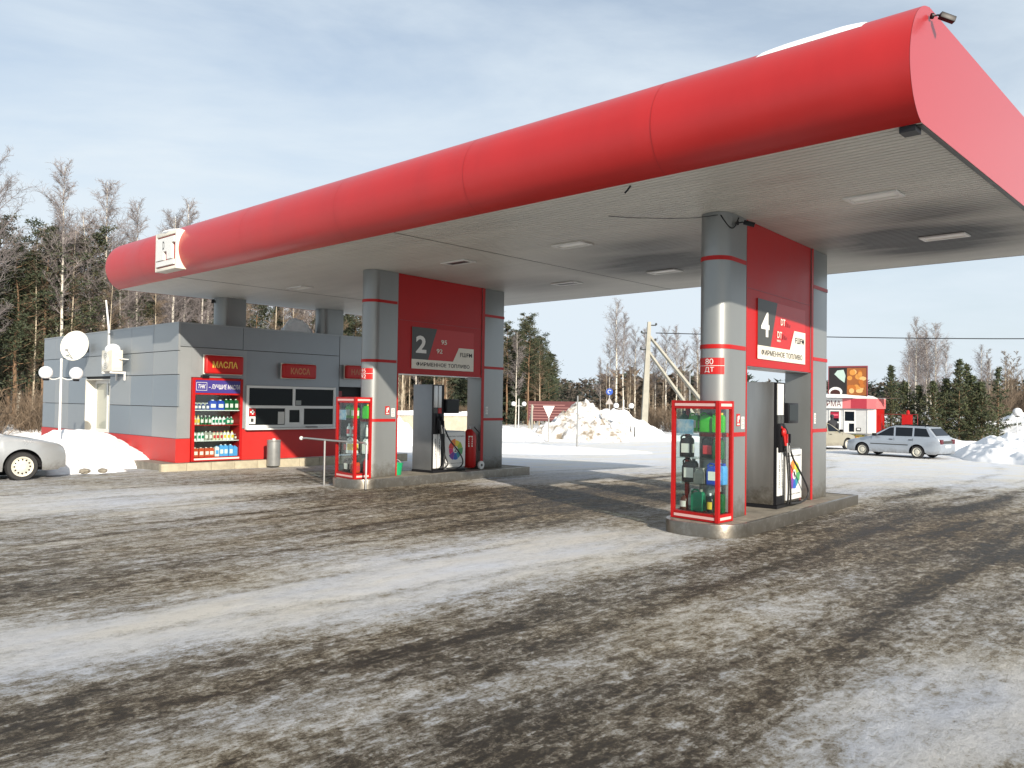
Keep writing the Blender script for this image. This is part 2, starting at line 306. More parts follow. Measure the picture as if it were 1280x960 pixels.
# wheel tracks along the driving lanes and round the bend beyond the pumps
def track(path_y, x0, x1, w, amt):
    global snowv
    for off in (-0.72, 0.72):
        wob = (fbm(GX * 0.7, GX * 0 + path_y(0.0) + off, 14) - 0.5) * 0.25
        d_ = np.abs(GY - (path_y(GX) + off + wob)); brk = smooth01(0.25, 0.6, fbm(GX * 0.9 + off, GY * 2.0, 15))
        snowv = snowv - amt * np.exp(-(d_ / w) ** 2) * brk * smooth01(x0, x0 + 2, GX) * (1 - smooth01(x1 - 3, x1, GX))
for f_, x0_, x1_, w_, a_ in ((lambda x: 2.6 + 0.06 * x, 0.5, 30, 0.10, 0.22), (lambda x: 5.3 - 0.10 * x, 0.5, 26, 0.09, 0.2), (lambda x: 9.4 + 0.02 * x, 1, 24, 0.11, 0.25), (lambda x: 11.3 + 0.03 * x, -1, 22, 0.10, 0.22), (lambda x: 14.8 - 0.05 * x, -1, 20, 0.12, 0.2),
    (lambda x: 8.8 + 0.012 * (x - 12) ** 2, 13, 42, 0.16, 0.35), (lambda x: 9.6 + 0.02 * (x - 13) ** 2, 14, 42, 0.16, 0.3), (lambda x: 3.2 - 0.004 * (x - 14) ** 2, 13, 45, 0.16, 0.3), (lambda x: 4.4 + 0.006 * (x - 14) ** 2, 14, 48, 0.18, 0.3), (lambda x: 1.6 - 0.02 * (x - 9) ** 2, 5, 30, 0.12, 0.25), (lambda x: 7.2 + 0.015 * (x - 3) ** 2 * 0.1, 0.5, 20, 0.09, 0.2)):
    track(f_, x0_, x1_, w_, a_)
Rr = np.hypot(GX, GY)
GZ = -0.55 * smooth01(16.0, 40.0, Rr)
near = 1 - smooth01(14, 30, Rr)
# real relief: ice crust a few millimetres to two centimetres thick over the ruts
GZ = GZ + near * (0.02 * (snowv - 0.4) + 0.022 * (fbm(GX * 0.8, GY * 3.5, 3) - 0.5) + 0.014 * (fbm(GX * 4, GY * 9, 4, 3) - 0.5))
sand = np.exp(-(((GX - 11.5) / 5.5) ** 2 + ((GY - 9.3) / 2.6) ** 2)) + 0.8 * np.exp(-(((GX - 13) / 4.0) ** 2 + ((GY - 3.3) / 1.3) ** 2)) + 0.6 * np.exp(-(((GX - 11) / 3.0) ** 2 + ((GY - 17.0) / 1.5) ** 2))
flat = ((GX > 8.0) & (GX < 15.5) & (GY > 17.0) & (GY < 30))
GZ = np.where(flat, np.minimum(GZ, -0.01), GZ)
nx_, ny_ = GX.shape
me = bpy.data.meshes.new('ground')
verts = np.stack([GX.ravel(), GY.ravel(), GZ.ravel()], 1)
ii, jj = np.meshgrid(np.arange(nx_ - 1), np.arange(ny_ - 1), indexing='ij'); base = (ii * ny_ + jj).ravel()
faces = np.stack([base, base + ny_, base + ny_ + 1, base + 1], 1)
me.vertices.add(len(verts)); me.vertices.foreach_set('co', verts.ravel()); me.loops.add(faces.size); me.loops.foreach_set('vertex_index', faces.ravel())
me.polygons.add(len(faces)); me.polygons.foreach_set('loop_start', np.arange(0, faces.size, 4)); me.polygons.foreach_set('loop_total', np.full(len(faces), 4))
me.update(); me.validate(); me.polygons.foreach_set('use_smooth', [True] * len(me.polygons))
for nm, arr in (('snow', snowv), ('sand', np.clip(sand, 0, 1))):
    at = me.attributes.new(nm, 'FLOAT', 'POINT'); at.data.foreach_set('value', arr.ravel().astype(np.float32))
ground = bpy.data.objects.new('ground', me); C.objects.link(ground); tag(ground, kind='structure')

def ground_material():
    mt = bpy.data.materials.new('icy_forecourt'); mt.use_nodes = True
    n = mt.node_tree.nodes; l = mt.node_tree.links; b = n['Principled BSDF']
    def NN(t, **k):
        x = n.new(t)
        for a, v in k.items(): x.inputs[a.replace('_', ' ')].default_value = v
        return x
    tc = n.new('ShaderNodeTexCoord')
    def noise(sc, stretch, det=6, rough=0.6, rot=0.0):
        mpp = n.new('ShaderNodeMapping'); mpp.inputs['Scale'].default_value = stretch; mpp.inputs['Rotation'].default_value = (0, 0, rot); l.new(tc.outputs['Object'], mpp.inputs['Vector'])
        x = n.new('ShaderNodeTexNoise'); x.inputs['Scale'].default_value = sc; x.inputs['Detail'].default_value = det; x.inputs['Roughness'].default_value = rough
        l.new(mpp.outputs[0], x.inputs['Vector']); return x.outputs['Fac']
    def math_(op, a, bb, c=None):
        x = n.new('ShaderNodeMath'); x.operation = op
        for i, q in enumerate((a, bb, c)):
            if q is None: continue
            if isinstance(q, (int, float)): x.inputs[i].default_value = q
            else: l.new(q, x.inputs[i])
        return x.outputs[0]
    at = n.new('ShaderNodeAttribute'); at.attribute_name = 'snow'; sa = n.new('ShaderNodeAttribute'); sa.attribute_name = 'sand'
    streak = noise(1.5, (0.42, 1.7, 1), 9, 0.66, 0.05)
    clump = noise(4.6, (0.85, 1.2, 1), 12, 0.82, -0.3)
    fine = noise(34.0, (1.0, 1.15, 1), 8, 0.85)
    base_ = math_('ADD', math_('MULTIPLY', at.outputs['Fac'], 1.14), 0.035)
    amp = n.new('ShaderNodeMapRange'); amp.inputs['From Min'].default_value = 0.35; amp.inputs['From Max'].default_value = 0.85; amp.inputs['To Min'].default_value = 1.0; amp.inputs['To Max'].default_value = 0.55; l.new(at.outputs['Fac'], amp.inputs['Value'])
    v = math_('MULTIPLY', math_('SUBTRACT', streak, 0.5), 0.9)
    v = math_('ADD', v, math_('MULTIPLY', math_('SUBTRACT', clump, 0.5), 2.0))
    v = math_('ADD', v, math_('MULTIPLY', math_('SUBTRACT', fine, 0.5), 1.5))
    def step(src, a_, b_, k_):
        q = n.new('ShaderNodeMapRange'); q.interpolation_type = 'SMOOTHSTEP'; q.inputs['From Min'].default_value = a_; q.inputs['From Max'].default_value = b_; q.inputs['To Max'].default_value = k_; l.new(src, q.inputs['Value']); return q.outputs[0]
    flakes = noise(11.0, (0.8, 1.3, 1), 9, 0.72, 0.2); grit = noise(55.0, (1, 1, 1), 5, 0.7); scuff = noise(7.0, (0.35, 2.2, 1), 9, 0.7, 0.12)
    v = math_('ADD', v, step(flakes, 0.53, 0.58, 0.22)); v = math_('SUBTRACT', v, step(flakes, 0.47, 0.42, 0.16)); v = math_('SUBTRACT', v, step(grit, 0.57, 0.63, 0.25)); v = math_('ADD', v, step(scuff, 0.56, 0.62, 0.18)); v = math_('SUBTRACT', v, step(scuff, 0.44, 0.38, 0.15)); v = math_('ADD', base_, math_('MULTIPLY', v, amp.outputs[0]))
    r = n.new('ShaderNodeValToRGB'); e = r.color_ramp.elements
    e[0].position = 0.0; e[0].color = (0.030, 0.023, 0.015, 1)
    e[1].position = 1.05; e[1].color = (0.74, 0.755, 0.78, 1)
    for p, c in ((0.18, (0.075, 0.059, 0.040, 1)), (0.34, (0.19, 0.162, 0.120, 1)), (0.52, (0.37, 0.345, 0.295, 1)), (0.74, (0.58, 0.595, 0.615, 1))):
        q = e.new(p); q.color = c
    l.new(v, r.inputs[0])
    hue = noise(0.9, (0.5, 1.2, 1), 6, 0.6); hr = n.new('ShaderNodeValToRGB'); hr.color_ramp.elements[0].position = 0.36; hr.color_ramp.elements[0].color = (1.0, 0.955, 0.86, 1); hr.color_ramp.elements[1].position = 0.64; hr.color_ramp.elements[1].color = (0.95, 0.98, 1.04, 1); l.new(hue, hr.inputs[0])
    hm = n.new('ShaderNodeMix'); hm.data_type = 'RGBA'; hm.blend_type = 'MULTIPLY'; hm.inputs['Factor'].default_value = 1.0; l.new(r.outputs[0], hm.inputs['A']); l.new(hr.outputs[0], hm.inputs['B'])
    tint = n.new('ShaderNodeMix'); tint.data_type = 'RGBA'; tint.blend_type = 'MULTIPLY'
    tint.inputs['B'].default_value = (1.0, 0.84, 0.62, 1)
    l.new(math_('MULTIPLY', sa.outputs['Fac'], 0.55), tint.inputs['Factor']); l.new(hm.outputs['Result'], tint.inputs['A']); l.new(tint.outputs['Result'], b.inputs['Base Color'])
    ro = n.new('ShaderNodeMapRange'); ro.inputs['From Min'].default_value = 0.0; ro.inputs['From Max'].default_value = 0.8; ro.inputs['To Min'].default_value = 0.42; ro.inputs['To Max'].default_value = 0.72
    l.new(v, ro.inputs['Value']); l.new(ro.outputs[0], b.inputs['Roughness'])
    b.inputs['Specular IOR Level'].default_value = 0.22
    h = math_('ADD', math_('MULTIPLY', v, 0.8), math_('MULTIPLY', fine, 0.6))
    bp = n.new('ShaderNodeBump'); bp.inputs['Strength'].default_value = 0.9; bp.inputs['Distance'].default_value = 0.035
    l.new(h, bp.inputs['Height']); l.new(bp.outputs[0], b.inputs['Normal'])
    return mt
me.materials.append(ground_material())

# ------------------------------------------------------------------ canopy over the pumps
SOF = 4.19
X0, X1, Y0, Y1 = 7.73, 15.50, 2.31, 20.06
canopy = thing('fuel_canopy', 'long red filling station canopy with rounded fascia above the pumps', 'canopy', (0, 0, 0))
prof = [(7.73, 4.185), (7.63, 4.235), (7.53, 4.33), (7.46, 4.45), (7.42, 4.58), (7.41, 4.70), (7.43, 4.84), (7.48, 4.97), (7.56, 5.09), (7.67, 5.19), (7.80, 5.26), (7.95, 5.30)]
def spline(p, k=4):
    out = []
    for i in range(len(p) - 1):
        p0, p1, p2, p3 = p[max(i - 1, 0)], p[i], p[i + 1], p[min(i + 2, len(p) - 1)]
        for j in range(k):
            t = j / k; out.append(tuple(0.5 * (2 * b + (c - a) * t + (2 * a - 5 * b + 4 * c - d) * t * t + (3 * b - a - 3 * c + d) * t ** 3) for a, b, c, d in zip(p0, p1, p2, p3)))
    return out + [p[-1]]
prof = spline(prof)
profb = [(X0 + X1 - a, z) for a, z in prof[::-1]]
fb = MB()
def strip(pr):
    for i in range(len(pr) - 1):
        (a, z), (b_, z2) = pr[i], pr[i + 1]
        fb.add([(a, Y0, z), (b_, Y0, z2), (b_, Y1, z2), (a, Y1, z)], [(0, 1, 2, 3)])
strip(prof); strip(profb)
fb.add([(7.95, Y0, 5.30), (X0 + X1 - 7.95, Y0, 5.30), (X0 + X1 - 7.95, Y1, 5.30), (7.95, Y1, 5.30)], [(0, 1, 2, 3)])
fb.build('fascia', RED_FASCIA, canopy, smooth=35)
SEAM = mat('seam_red', (0.31, 0.012, 0.013), 0.45)
for yy in (4.95, 7.9, 10.85, 13.8, 18.2):
    sm = MB(); q_ = len(prof)
    sm.v = [(a - 0.0025, yy, z) for a, z in prof] + [(a - 0.0025, yy + 0.007, z) for a, z in prof]
    sm.f = [(i, i + 1, q_ + i + 1, q_ + i) for i in range(q_ - 1)]; sm.mi = [0] * (q_ - 1)
    sm.build('panel_seam', SEAM, canopy)
full = prof + profb
END = mat('red_end_panel', (0.34, 0.03, 0.036), 0.36, coat=0.28, spec=0.5)
MB().poly([(a, Y0 - 0.003, z) for a, z in full]).build('end_panel', END, canopy); MB().poly([(a, Y1 + 0.003, z) for a, z in full[::-1]]).build('end_panel', END, canopy)
# soffit of narrow boards with real grooves
SOFFIT = mat('white_soffit_boards', (0.58, 0.57, 0.53), 0.5, 0, 0.10, 1.1, stretch=(2.5, 0.35, 1))
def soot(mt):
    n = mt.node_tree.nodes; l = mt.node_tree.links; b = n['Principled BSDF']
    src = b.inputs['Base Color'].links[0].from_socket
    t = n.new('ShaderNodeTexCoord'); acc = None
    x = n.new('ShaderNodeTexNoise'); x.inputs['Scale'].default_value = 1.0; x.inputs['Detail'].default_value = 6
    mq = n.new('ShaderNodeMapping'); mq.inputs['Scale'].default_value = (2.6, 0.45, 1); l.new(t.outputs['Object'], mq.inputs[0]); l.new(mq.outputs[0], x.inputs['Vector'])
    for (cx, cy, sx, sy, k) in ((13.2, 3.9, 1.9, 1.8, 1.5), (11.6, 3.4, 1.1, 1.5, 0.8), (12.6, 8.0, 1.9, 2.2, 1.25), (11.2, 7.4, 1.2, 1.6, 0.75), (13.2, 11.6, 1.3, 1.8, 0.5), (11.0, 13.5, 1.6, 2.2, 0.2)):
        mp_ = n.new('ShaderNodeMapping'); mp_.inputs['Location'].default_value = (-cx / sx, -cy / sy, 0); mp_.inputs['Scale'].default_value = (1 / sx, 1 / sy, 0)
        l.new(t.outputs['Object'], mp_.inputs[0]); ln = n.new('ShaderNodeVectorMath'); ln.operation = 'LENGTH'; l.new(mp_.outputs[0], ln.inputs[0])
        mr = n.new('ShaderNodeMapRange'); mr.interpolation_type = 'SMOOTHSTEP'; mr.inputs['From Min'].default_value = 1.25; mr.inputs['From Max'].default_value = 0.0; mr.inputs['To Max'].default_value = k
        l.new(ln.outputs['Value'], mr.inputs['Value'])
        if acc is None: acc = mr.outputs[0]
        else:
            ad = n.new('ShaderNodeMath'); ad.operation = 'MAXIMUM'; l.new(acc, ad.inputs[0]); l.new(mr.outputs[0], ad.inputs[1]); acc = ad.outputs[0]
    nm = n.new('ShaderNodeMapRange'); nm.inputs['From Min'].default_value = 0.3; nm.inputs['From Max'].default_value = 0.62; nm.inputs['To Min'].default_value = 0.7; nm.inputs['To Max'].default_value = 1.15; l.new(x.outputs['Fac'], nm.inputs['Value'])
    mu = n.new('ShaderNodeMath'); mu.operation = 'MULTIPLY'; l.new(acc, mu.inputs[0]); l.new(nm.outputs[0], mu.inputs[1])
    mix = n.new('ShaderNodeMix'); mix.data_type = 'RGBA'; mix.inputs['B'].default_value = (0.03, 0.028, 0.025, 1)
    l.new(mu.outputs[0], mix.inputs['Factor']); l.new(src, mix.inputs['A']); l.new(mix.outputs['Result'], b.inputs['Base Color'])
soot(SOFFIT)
sb = MB(); nb = 78; wb = (X1 - X0) / nb
for i in range(nb):
    a = X0 + i * wb
    sb.quad((a, Y0, SOF), (a, Y1, SOF), (a + wb - 0.020, Y1, SOF), (a + wb - 0.020, Y0, SOF))
    sb.quad((a + wb - 0.020, Y0, SOF), (a + wb - 0.020, Y1, SOF), (a + wb - 0.020, Y1, SOF + 0.02), (a + wb - 0.020, Y0, SOF + 0.02))
    sb.quad((a + wb - 0.020, Y0, SOF + 0.02), (a + wb - 0.020, Y1, SOF + 0.02), (a + wb, Y1, SOF + 0.02), (a + wb, Y0, SOF + 0.02))
    sb.quad((a + wb, Y0, SOF + 0.02), (a + wb, Y1, SOF + 0.02), (a + wb, Y1, SOF), (a + wb, Y0, SOF))
sb.build('soffit', SOFFIT, canopy)
for yy in (9.75, 16.9):
    MB().box(X0 + 0.02, X1 - 0.02, yy, yy + 0.018, SOF - 0.004, SOF - 0.001).build('joint_strip', CHAR, canopy)
rnd = random.Random(3)
MB().box(X0 + 0.05, X1 - 0.05, Y0 + 0.004, Y0 + 0.05, SOF - 0.012, SOF - 0.002).build('edge_strip', CHAR, canopy)
LIGHT_PANEL = mat('lamp_diffuser', (0.75, 0.74, 0.68), 0.3)
for i, (lx, ly) in enumerate(((10.10, 3.55), (13.10, 3.59), (10.16, 8.25), (13.35, 10.97), (13.3, 8.53), (10.15, 10.9), (10.2, 16.2))):
    f = MB(); a, c = 0.16, 0.31
    f.box(lx - a, lx + a, ly - c, ly - c + 0.05, SOF - 0.022, SOF - 0.003); f.box(lx - a, lx + a, ly + c - 0.05, ly + c, SOF - 0.022, SOF - 0.003)
    f.box(lx - a, lx - a + 0.06, ly - c + 0.05, ly + c - 0.05, SOF - 0.022, SOF - 0.003); f.box(lx + a - 0.06, lx + a, ly - c + 0.05, ly + c - 0.05, SOF - 0.022, SOF - 0.003)
    fo = f.build('recessed_light', WHITE, canopy)
    MB().box(lx - a + 0.06, lx + a - 0.06, ly - c + 0.05, ly + c - 0.05, SOF - 0.012, SOF - 0.003).build('diffuser', LIGHT_PANEL if i not in (3, 5) else CHAR, fo)

# stylised white emblem box on the far end of the fascia
lg = thing('fascia_emblem_sign', 'white framed box emblem with blocky white letters on the red fascia', 'sign', (7.36, 16.75, 4.66))
lg.scale = (0.75, 0.62, 0.78)
MB().box(0, 0.35, -0.78, -0.70, -0.5, 0.52).box(0, 0.35, 0.70, 0.78, -0.5, 0.52).box(0, 0.45, -0.70, 0.70, 0.42, 0.52).box(0, 0.35, -0.70, 0.70, -0.5, -0.42).build('frame', CREAM, lg, bevel=0.01)
MB().box(0.06, 0.08, -0.70, 0.70, -0.42, 0.42).build('backing', RED, lg)
lb = MB()
for y0_, y1_, z0_, z1_ in ((0.45, 0.66, -0.22, 0.36), (-0.13, 0.449, -0.0, 0.36), (0.13, 0.449, -0.22, -0.001), (-0.48, -0.131, -0.22, 0.36), (-0.66, -0.48, 0.2, 0.36), (-0.64, 0.66, -0.38, -0.25)):
    lb.box(-0.02, 0.056, y0_, y1_, z0_, z1_)
lb.build('block_lettering', WHITE, lg)
t = MB(); add_text(t, 'D', (-0.024, 0.17, 0.05), (0, -1, 0), (0, 0, 1), 0.13, 0.22); t.build('letter', CHAR, lg)
MB().sphere((0.18, 0, 0.52), 0.5, 14, 6, (0.42, 1.5, 0.16)).build('snow_cap', SNOW, lg, smooth=60)

def heap(name, label, cat, az, d, L, Wd, H, rz, mt, seed, lump=0.5, dirt=0.0, kind=None, dirt_side=0.0, base=None, n=136, power=1.0, xy=None, group=None, skirt=-0.45):
    """a ploughed heap of snow, length L, width Wd, height H"""
    cx, cy = xy if xy else polar(az, d)
    u = np.linspace(-1.35, 1.35, n); U, V = np.meshgrid(u, u, indexing='ij')
    rad = np.sqrt(U ** 2 + V ** 2) + (fbm(U * 2.2 + seed, V * 2.2, seed, 3) - 0.5) * 0.5
    hgt = np.clip(1 - rad, 0, 1) ** power
    lumps = fbm(U * 5 + 3, V * 5, seed + 11, 4) - 0.42
    chunk = np.floor(fbm(U * 7 + 5, V * 7, seed + 31, 2) * 9) / 9 - 0.5; fine_ = fbm(U * 22, V * 22, seed + 41, 3) - 0.5
    ridg = np.abs(fbm(U * 9 + 1, V * 9, seed + 21, 3) - 0.5) * 2
    Z = hgt * H * (1 + lump * lumps * 1.6) + np.minimum(hgt * 3, 1) * lump * H * 0.16 * (0.5 - ridg)
    Z = Z + np.minimum(hgt * 4, 1) * H * lump * (0.28 * chunk + 0.12 * fine_); Z = np.where(rad > 1.0, skirt, Z - 0.02) if skirt > -0.2 else Z - 0.02 - np.clip(rad - 0.97, 0, 1) * 2.2
    X = U * L / 2; Y = V * Wd / 2
    vs = np.stack([X.ravel(), Y.ravel(), Z.ravel()], 1)
    i_, j_ = np.meshgrid(np.arange(n - 1), np.arange(n - 1), indexing='ij'); b0 = (i_ * n + j_).ravel()
    keep = ~((rad > 1.25).ravel()[b0]) if skirt > -0.2 else np.ones(len(b0), bool)
    b0 = b0[keep]
    me = bpy.data.meshes.new(name); me.from_pydata(vs.tolist(), [], np.stack([b0, b0 + n, b0 + n + 1, b0 + 1], 1).tolist())
    at = me.attributes.new('dirt', 'FLOAT', 'POINT'); dd = dirt + dirt_side * (-U) * 0.5 + (ridg - 0.5) * 0.12; at.data.foreach_set('value', dd.ravel().astype(np.float32))
    me.materials.append(mt); me.polygons.foreach_set('use_smooth', [True] * len(me.polygons)); me.update()
    o = bpy.data.objects.new(name, me); C.objects.link(o); o.location = (cx, cy, gz(cx, cy) if base is None else base); o.rotation_euler = (0, 0, rz)
    return tag(o, label, cat, group, kind)
rs = MB(); ny = 44; sec = [p for p in prof if p[0] > 7.62 and p[1] > 5.1] + [(8.15, 5.30), (8.4, 5.30)]; nsx = len(sec)
for i in range(ny):
    y = 2.80 + 1.05 * i / (ny - 1); e = math.sin(math.pi * i / (ny - 1)) ** 0.45
    for k, (a, z) in enumerate(sec):
        f = math.sin(math.pi * min(1, (k + 0.0) / (nsx - 1) * 0.9 + 0.0)) ** 0.6 if k else 0
        nn = float(vnoise(np.array(y * 3.0), np.array(k * 0.5), 9)); th_ = 0.03 * e * f * (0.7 + 0.6 * nn)
        rs.v.append((a - th_ * 0.25, y, z + th_ + 0.002))
for i in range(ny - 1):
    for k in range(nsx - 1): rs.f.append((i * nsx + k, i * nsx + k + 1, (i + 1) * nsx + k + 1, (i + 1) * nsx + k)); rs.mi.append(0)
tag(rs.build('roof_snow', SNOW, None, smooth=70), 'strip of white snow lying on the near edge of the red canopy roof', 'snow')

def camera_unit(label, loc, rz, tilt=0.35, s=1.0, wall=True):
    t = thing('security_camera', label, 'camera', loc, rz)
    b = MB().box(-0.05 * s, 0.22 * s, -0.055 * s, 0.055 * s, -0.05 * s, 0.05 * s)
    b.xf(lambda p: (p[0] * math.cos(tilt) + p[2] * math.sin(tilt) + 0.16 * s, p[1], -p[0] * math.sin(tilt) + p[2] * math.cos(tilt)))
    b.build('housing', BLACK, t, bevel=0.01 * s)
    MB().tube([(0, 0, 0), (0.08 * s, 0, 0.01), (0.15 * s, 0, 0)], 0.016 * s, 8).lathe([(0.05 * s, 0), (0.05 * s, 0.02)], (-0.02, 0, 0), 12, 'x').build('bracket', BLACK, t, smooth=40)
    return t
camera_unit('black box camera on the top corner of the pink-lit canopy end', (7.93, 2.27, 5.20), R(-48), 0.35, 0.52)
MB().box(7.74, 7.90, 2.36, 2.50, 4.13, 4.185).build('corner_junction_box', BLACK, None)
tag(bpy.data.objects['corner_junction_box'], 'small black box under the near corner of the canopy soffit', 'junction box')
MB().tube([(7.84, 5.5, 4.19), (7.83, 5.53, 4.15), (7.82, 5.57, 4.11)], 0.012, 8).build('hanging_cable_stub', BLACK)
tag(bpy.data.objects['hanging_cable_stub'], 'short black cable end dangling from the front edge of the soffit', 'cable')

# ------------------------------------------------------------------ portals, islands, pumps
TH = math.atan(0.069)
def nose(x0, x1, w, n=14, y0=0.0):
    """plan outline: half round end at x0, square end at x1"""
    r = w / 2; pts = [(x1, y0), (x1, y0 + w)]
    for i in range(n + 1):
        a = math.pi / 2 + math.pi * i / n; pts.append((x0 + r + r * math.cos(a), y0 + r + r * math.sin(a)))
    return pts
def island(label, loc):
    t = thing('pump_island', label, 'pump island', loc, TH)
    x0, x1, y0, y1, r = -2.92, 2.15, -0.34, 0.72, 0.42
    def outline(g):
        o = []
        for cx, cy, a0 in ((x0 + r, y1 - r, 90), (x0 + r, y0 + r, 180)):
            for i in range(9):
                a = R(a0 + 90 * i / 8); o.append((cx + (r - g) * math.cos(a), cy + (r - g) * math.sin(a)))
        return [(x1 - g, y0 + g)] + [(x1 - g, y1 - g)] + o
    MB().prism(outline(0.012), -0.12, 0.164).build('concrete_core', CONC, t)
    o = outline(0.0); o2 = outline(0.05); q_ = len(o); k = MB()
    k.v = [(p[0], p[1], -0.12) for p in o] + [(p[0], p[1], 0.162) for p in o] + [(p[0] * 0.999, p[1] * 0.996, 0.17) for p in o] + [(p[0], p[1], 0.17) for p in o2]
    k.f = [(r_ * q_ + i, (r_ + 1) * q_ + i, (r_ + 1) * q_ + (i + 1) % q_, r_ * q_ + (i + 1) % q_) for r_ in range(3) for i in range(q_)]; k.mi = [0] * len(k.f)
    k.build('steel_edging', STEEL_DIRTY, t, smooth=50)
    return t
ISL4 = (12, 5.40, 0); ISL2 = (12, 12.87, 0)
island('low kerbed island with steel edge under nearer pump, nearest the camera', ISL4)
island('low kerbed island with steel edge under kiosk side pump, nearer the kiosk', ISL2)

PW = 0.42
def portal(label, loc, tag_lines, first):
    t = thing('canopy_portal', label, 'portal', loc, TH)
    fc = MB().prism(nose(-2.41, -1.735, PW), 0.168, SOF - 0.003).build('front_column', SILVER, t, smooth=30)
    rc = MB().prism([(0.795, 0), (1.55, 0), (1.55, PW), (0.795, PW)], 0.168, SOF - 0.003).build('rear_column', SILVER, t, bevel=0.012)
    bands = MB()
    for z in (3.585, 2.42, 1.265):
        MB().prism([(p[0], p[1]) for p in nose(-2.417, -1.76, PW + 0.014, y0=-0.007)], z - 0.028, z + 0.028).build('red_band', RED, fc, smooth=30)
        MB().box(0.885, 1.557, -0.007, PW + 0.007, z - 0.028, z + 0.028).build('red_band', RED, rc)
    h = MB().box(-1.70, 0.79, 0.012, PW - 0.012, 2.23, SOF - 0.004).build('header_panel', RED, t)
    MB().box(-1.70, 0.79, 0.008, 0.0115, 3.262, 3.272).build('panel_joint', DARK_RED, h)
    e = MB().box(-1.734, -1.701, -0.004, 0.03, 0.17, SOF - 0.005).box(0.795, 0.882, -0.005, -0.0005, 0.17, SOF - 0.005)
    e.box(-1.70, 0.79, 0.0, PW, 2.195, 2.229)
    e.build('red_trim', RED, t)
    MB().box(-1.69, 0.78, 0.02, PW - 0.02, 2.185, 2.193).build('lintel_underside', ALU, t)
    # wrap-round grade plate on the nose
    cx, cy, r = -2.41 + PW / 2, PW / 2, PW / 2 + 0.006
    def onnose(u, v, off=0.0):
        a = math.pi + (u - 0.2) / r; return (cx + (r + off) * math.cos(a), cy + (r + off) * math.sin(a), 2.055 + v)
    pl = MB(); k = 14
    for i in range(k):
        u0, u1 = 0.4 * i / k, 0.4 * (i + 1) / k
        pl.add([onnose(u0, 0), onnose(u1, 0), onnose(u1, 0.215), onnose(u0, 0.215)], [(0, 1, 2, 3)])
        pl.add([onnose(u0, 0.108, .002), onnose(u1, 0.108, .002), onnose(u1, 0.114, .002), onnose(u0, 0.114, .002)], [(0, 1, 2, 3)], 1)
    gp = pl.build('grade_plate', [RED_PLASTIC, WHITE], t, smooth=40)
    tx = MB()
    add_text(tx, tag_lines[0], 0, 0, 0, 0.11, 0.075, -0.005, fn=lambda u, v: onnose(u + 0.145, v + 0.128, 0.003))
    add_text(tx, tag_lines[1], 0, 0, 0, 0.13, 0.075, 0.0, fn=lambda u, v: onnose(u + 0.135, v + 0.018, 0.003))
    tx.build('lettering', WHITE, gp)
    # small warning stickers
    for (sx, w_, h_, mt, z) in ((-2.03, 0.11, 0.165, RED_PLASTIC, 1.375), (-1.87, 0.09, 0.165, WHITE, 1.335), (0.95, 0.075, 0.165, WHITE, 1.38)):
        s = MB().box(sx, sx + w_, -0.004, -0.0005, z, z + h_).build('sticker', mt, t)
        g = MB()
        if mt is RED_PLASTIC:
            g.box(sx + 0.03, sx + 0.06, -0.0055, -0.0045, z + 0.05, z + 0.13, 0); g.box(sx + 0.055, sx + 0.09, -0.0055, -0.0045, z + 0.09, z + 0.14, 0); g.box(sx + 0.02, sx + 0.095, -0.0055, -0.0045, z + 0.015, z + 0.035, 0)
        else:
            for cz in (0.045, 0.115):
                g.add([(sx + w_ / 2 + rr * math.cos(2 * math.pi * q / 14), -0.0052, z + cz + rr * math.sin(2 * math.pi * q / 14)) for rr in (0.028, 0.02) for q in range(14)],
                      [(q, (q + 1) % 14, 14 + (q + 1) % 14, 14 + q) for q in range(14)])
        g.build('pictogram', WHITE if mt is RED_PLASTIC else CHAR, s)
    return t
portal('grey columns and red header framing nearer pump at the near end of the canopy', ISL4, ('80', 'ДТ'), True)
portal('grey columns and red header framing kiosk side pump, between kiosk and near portal', ISL2, ('95', '92'), False)

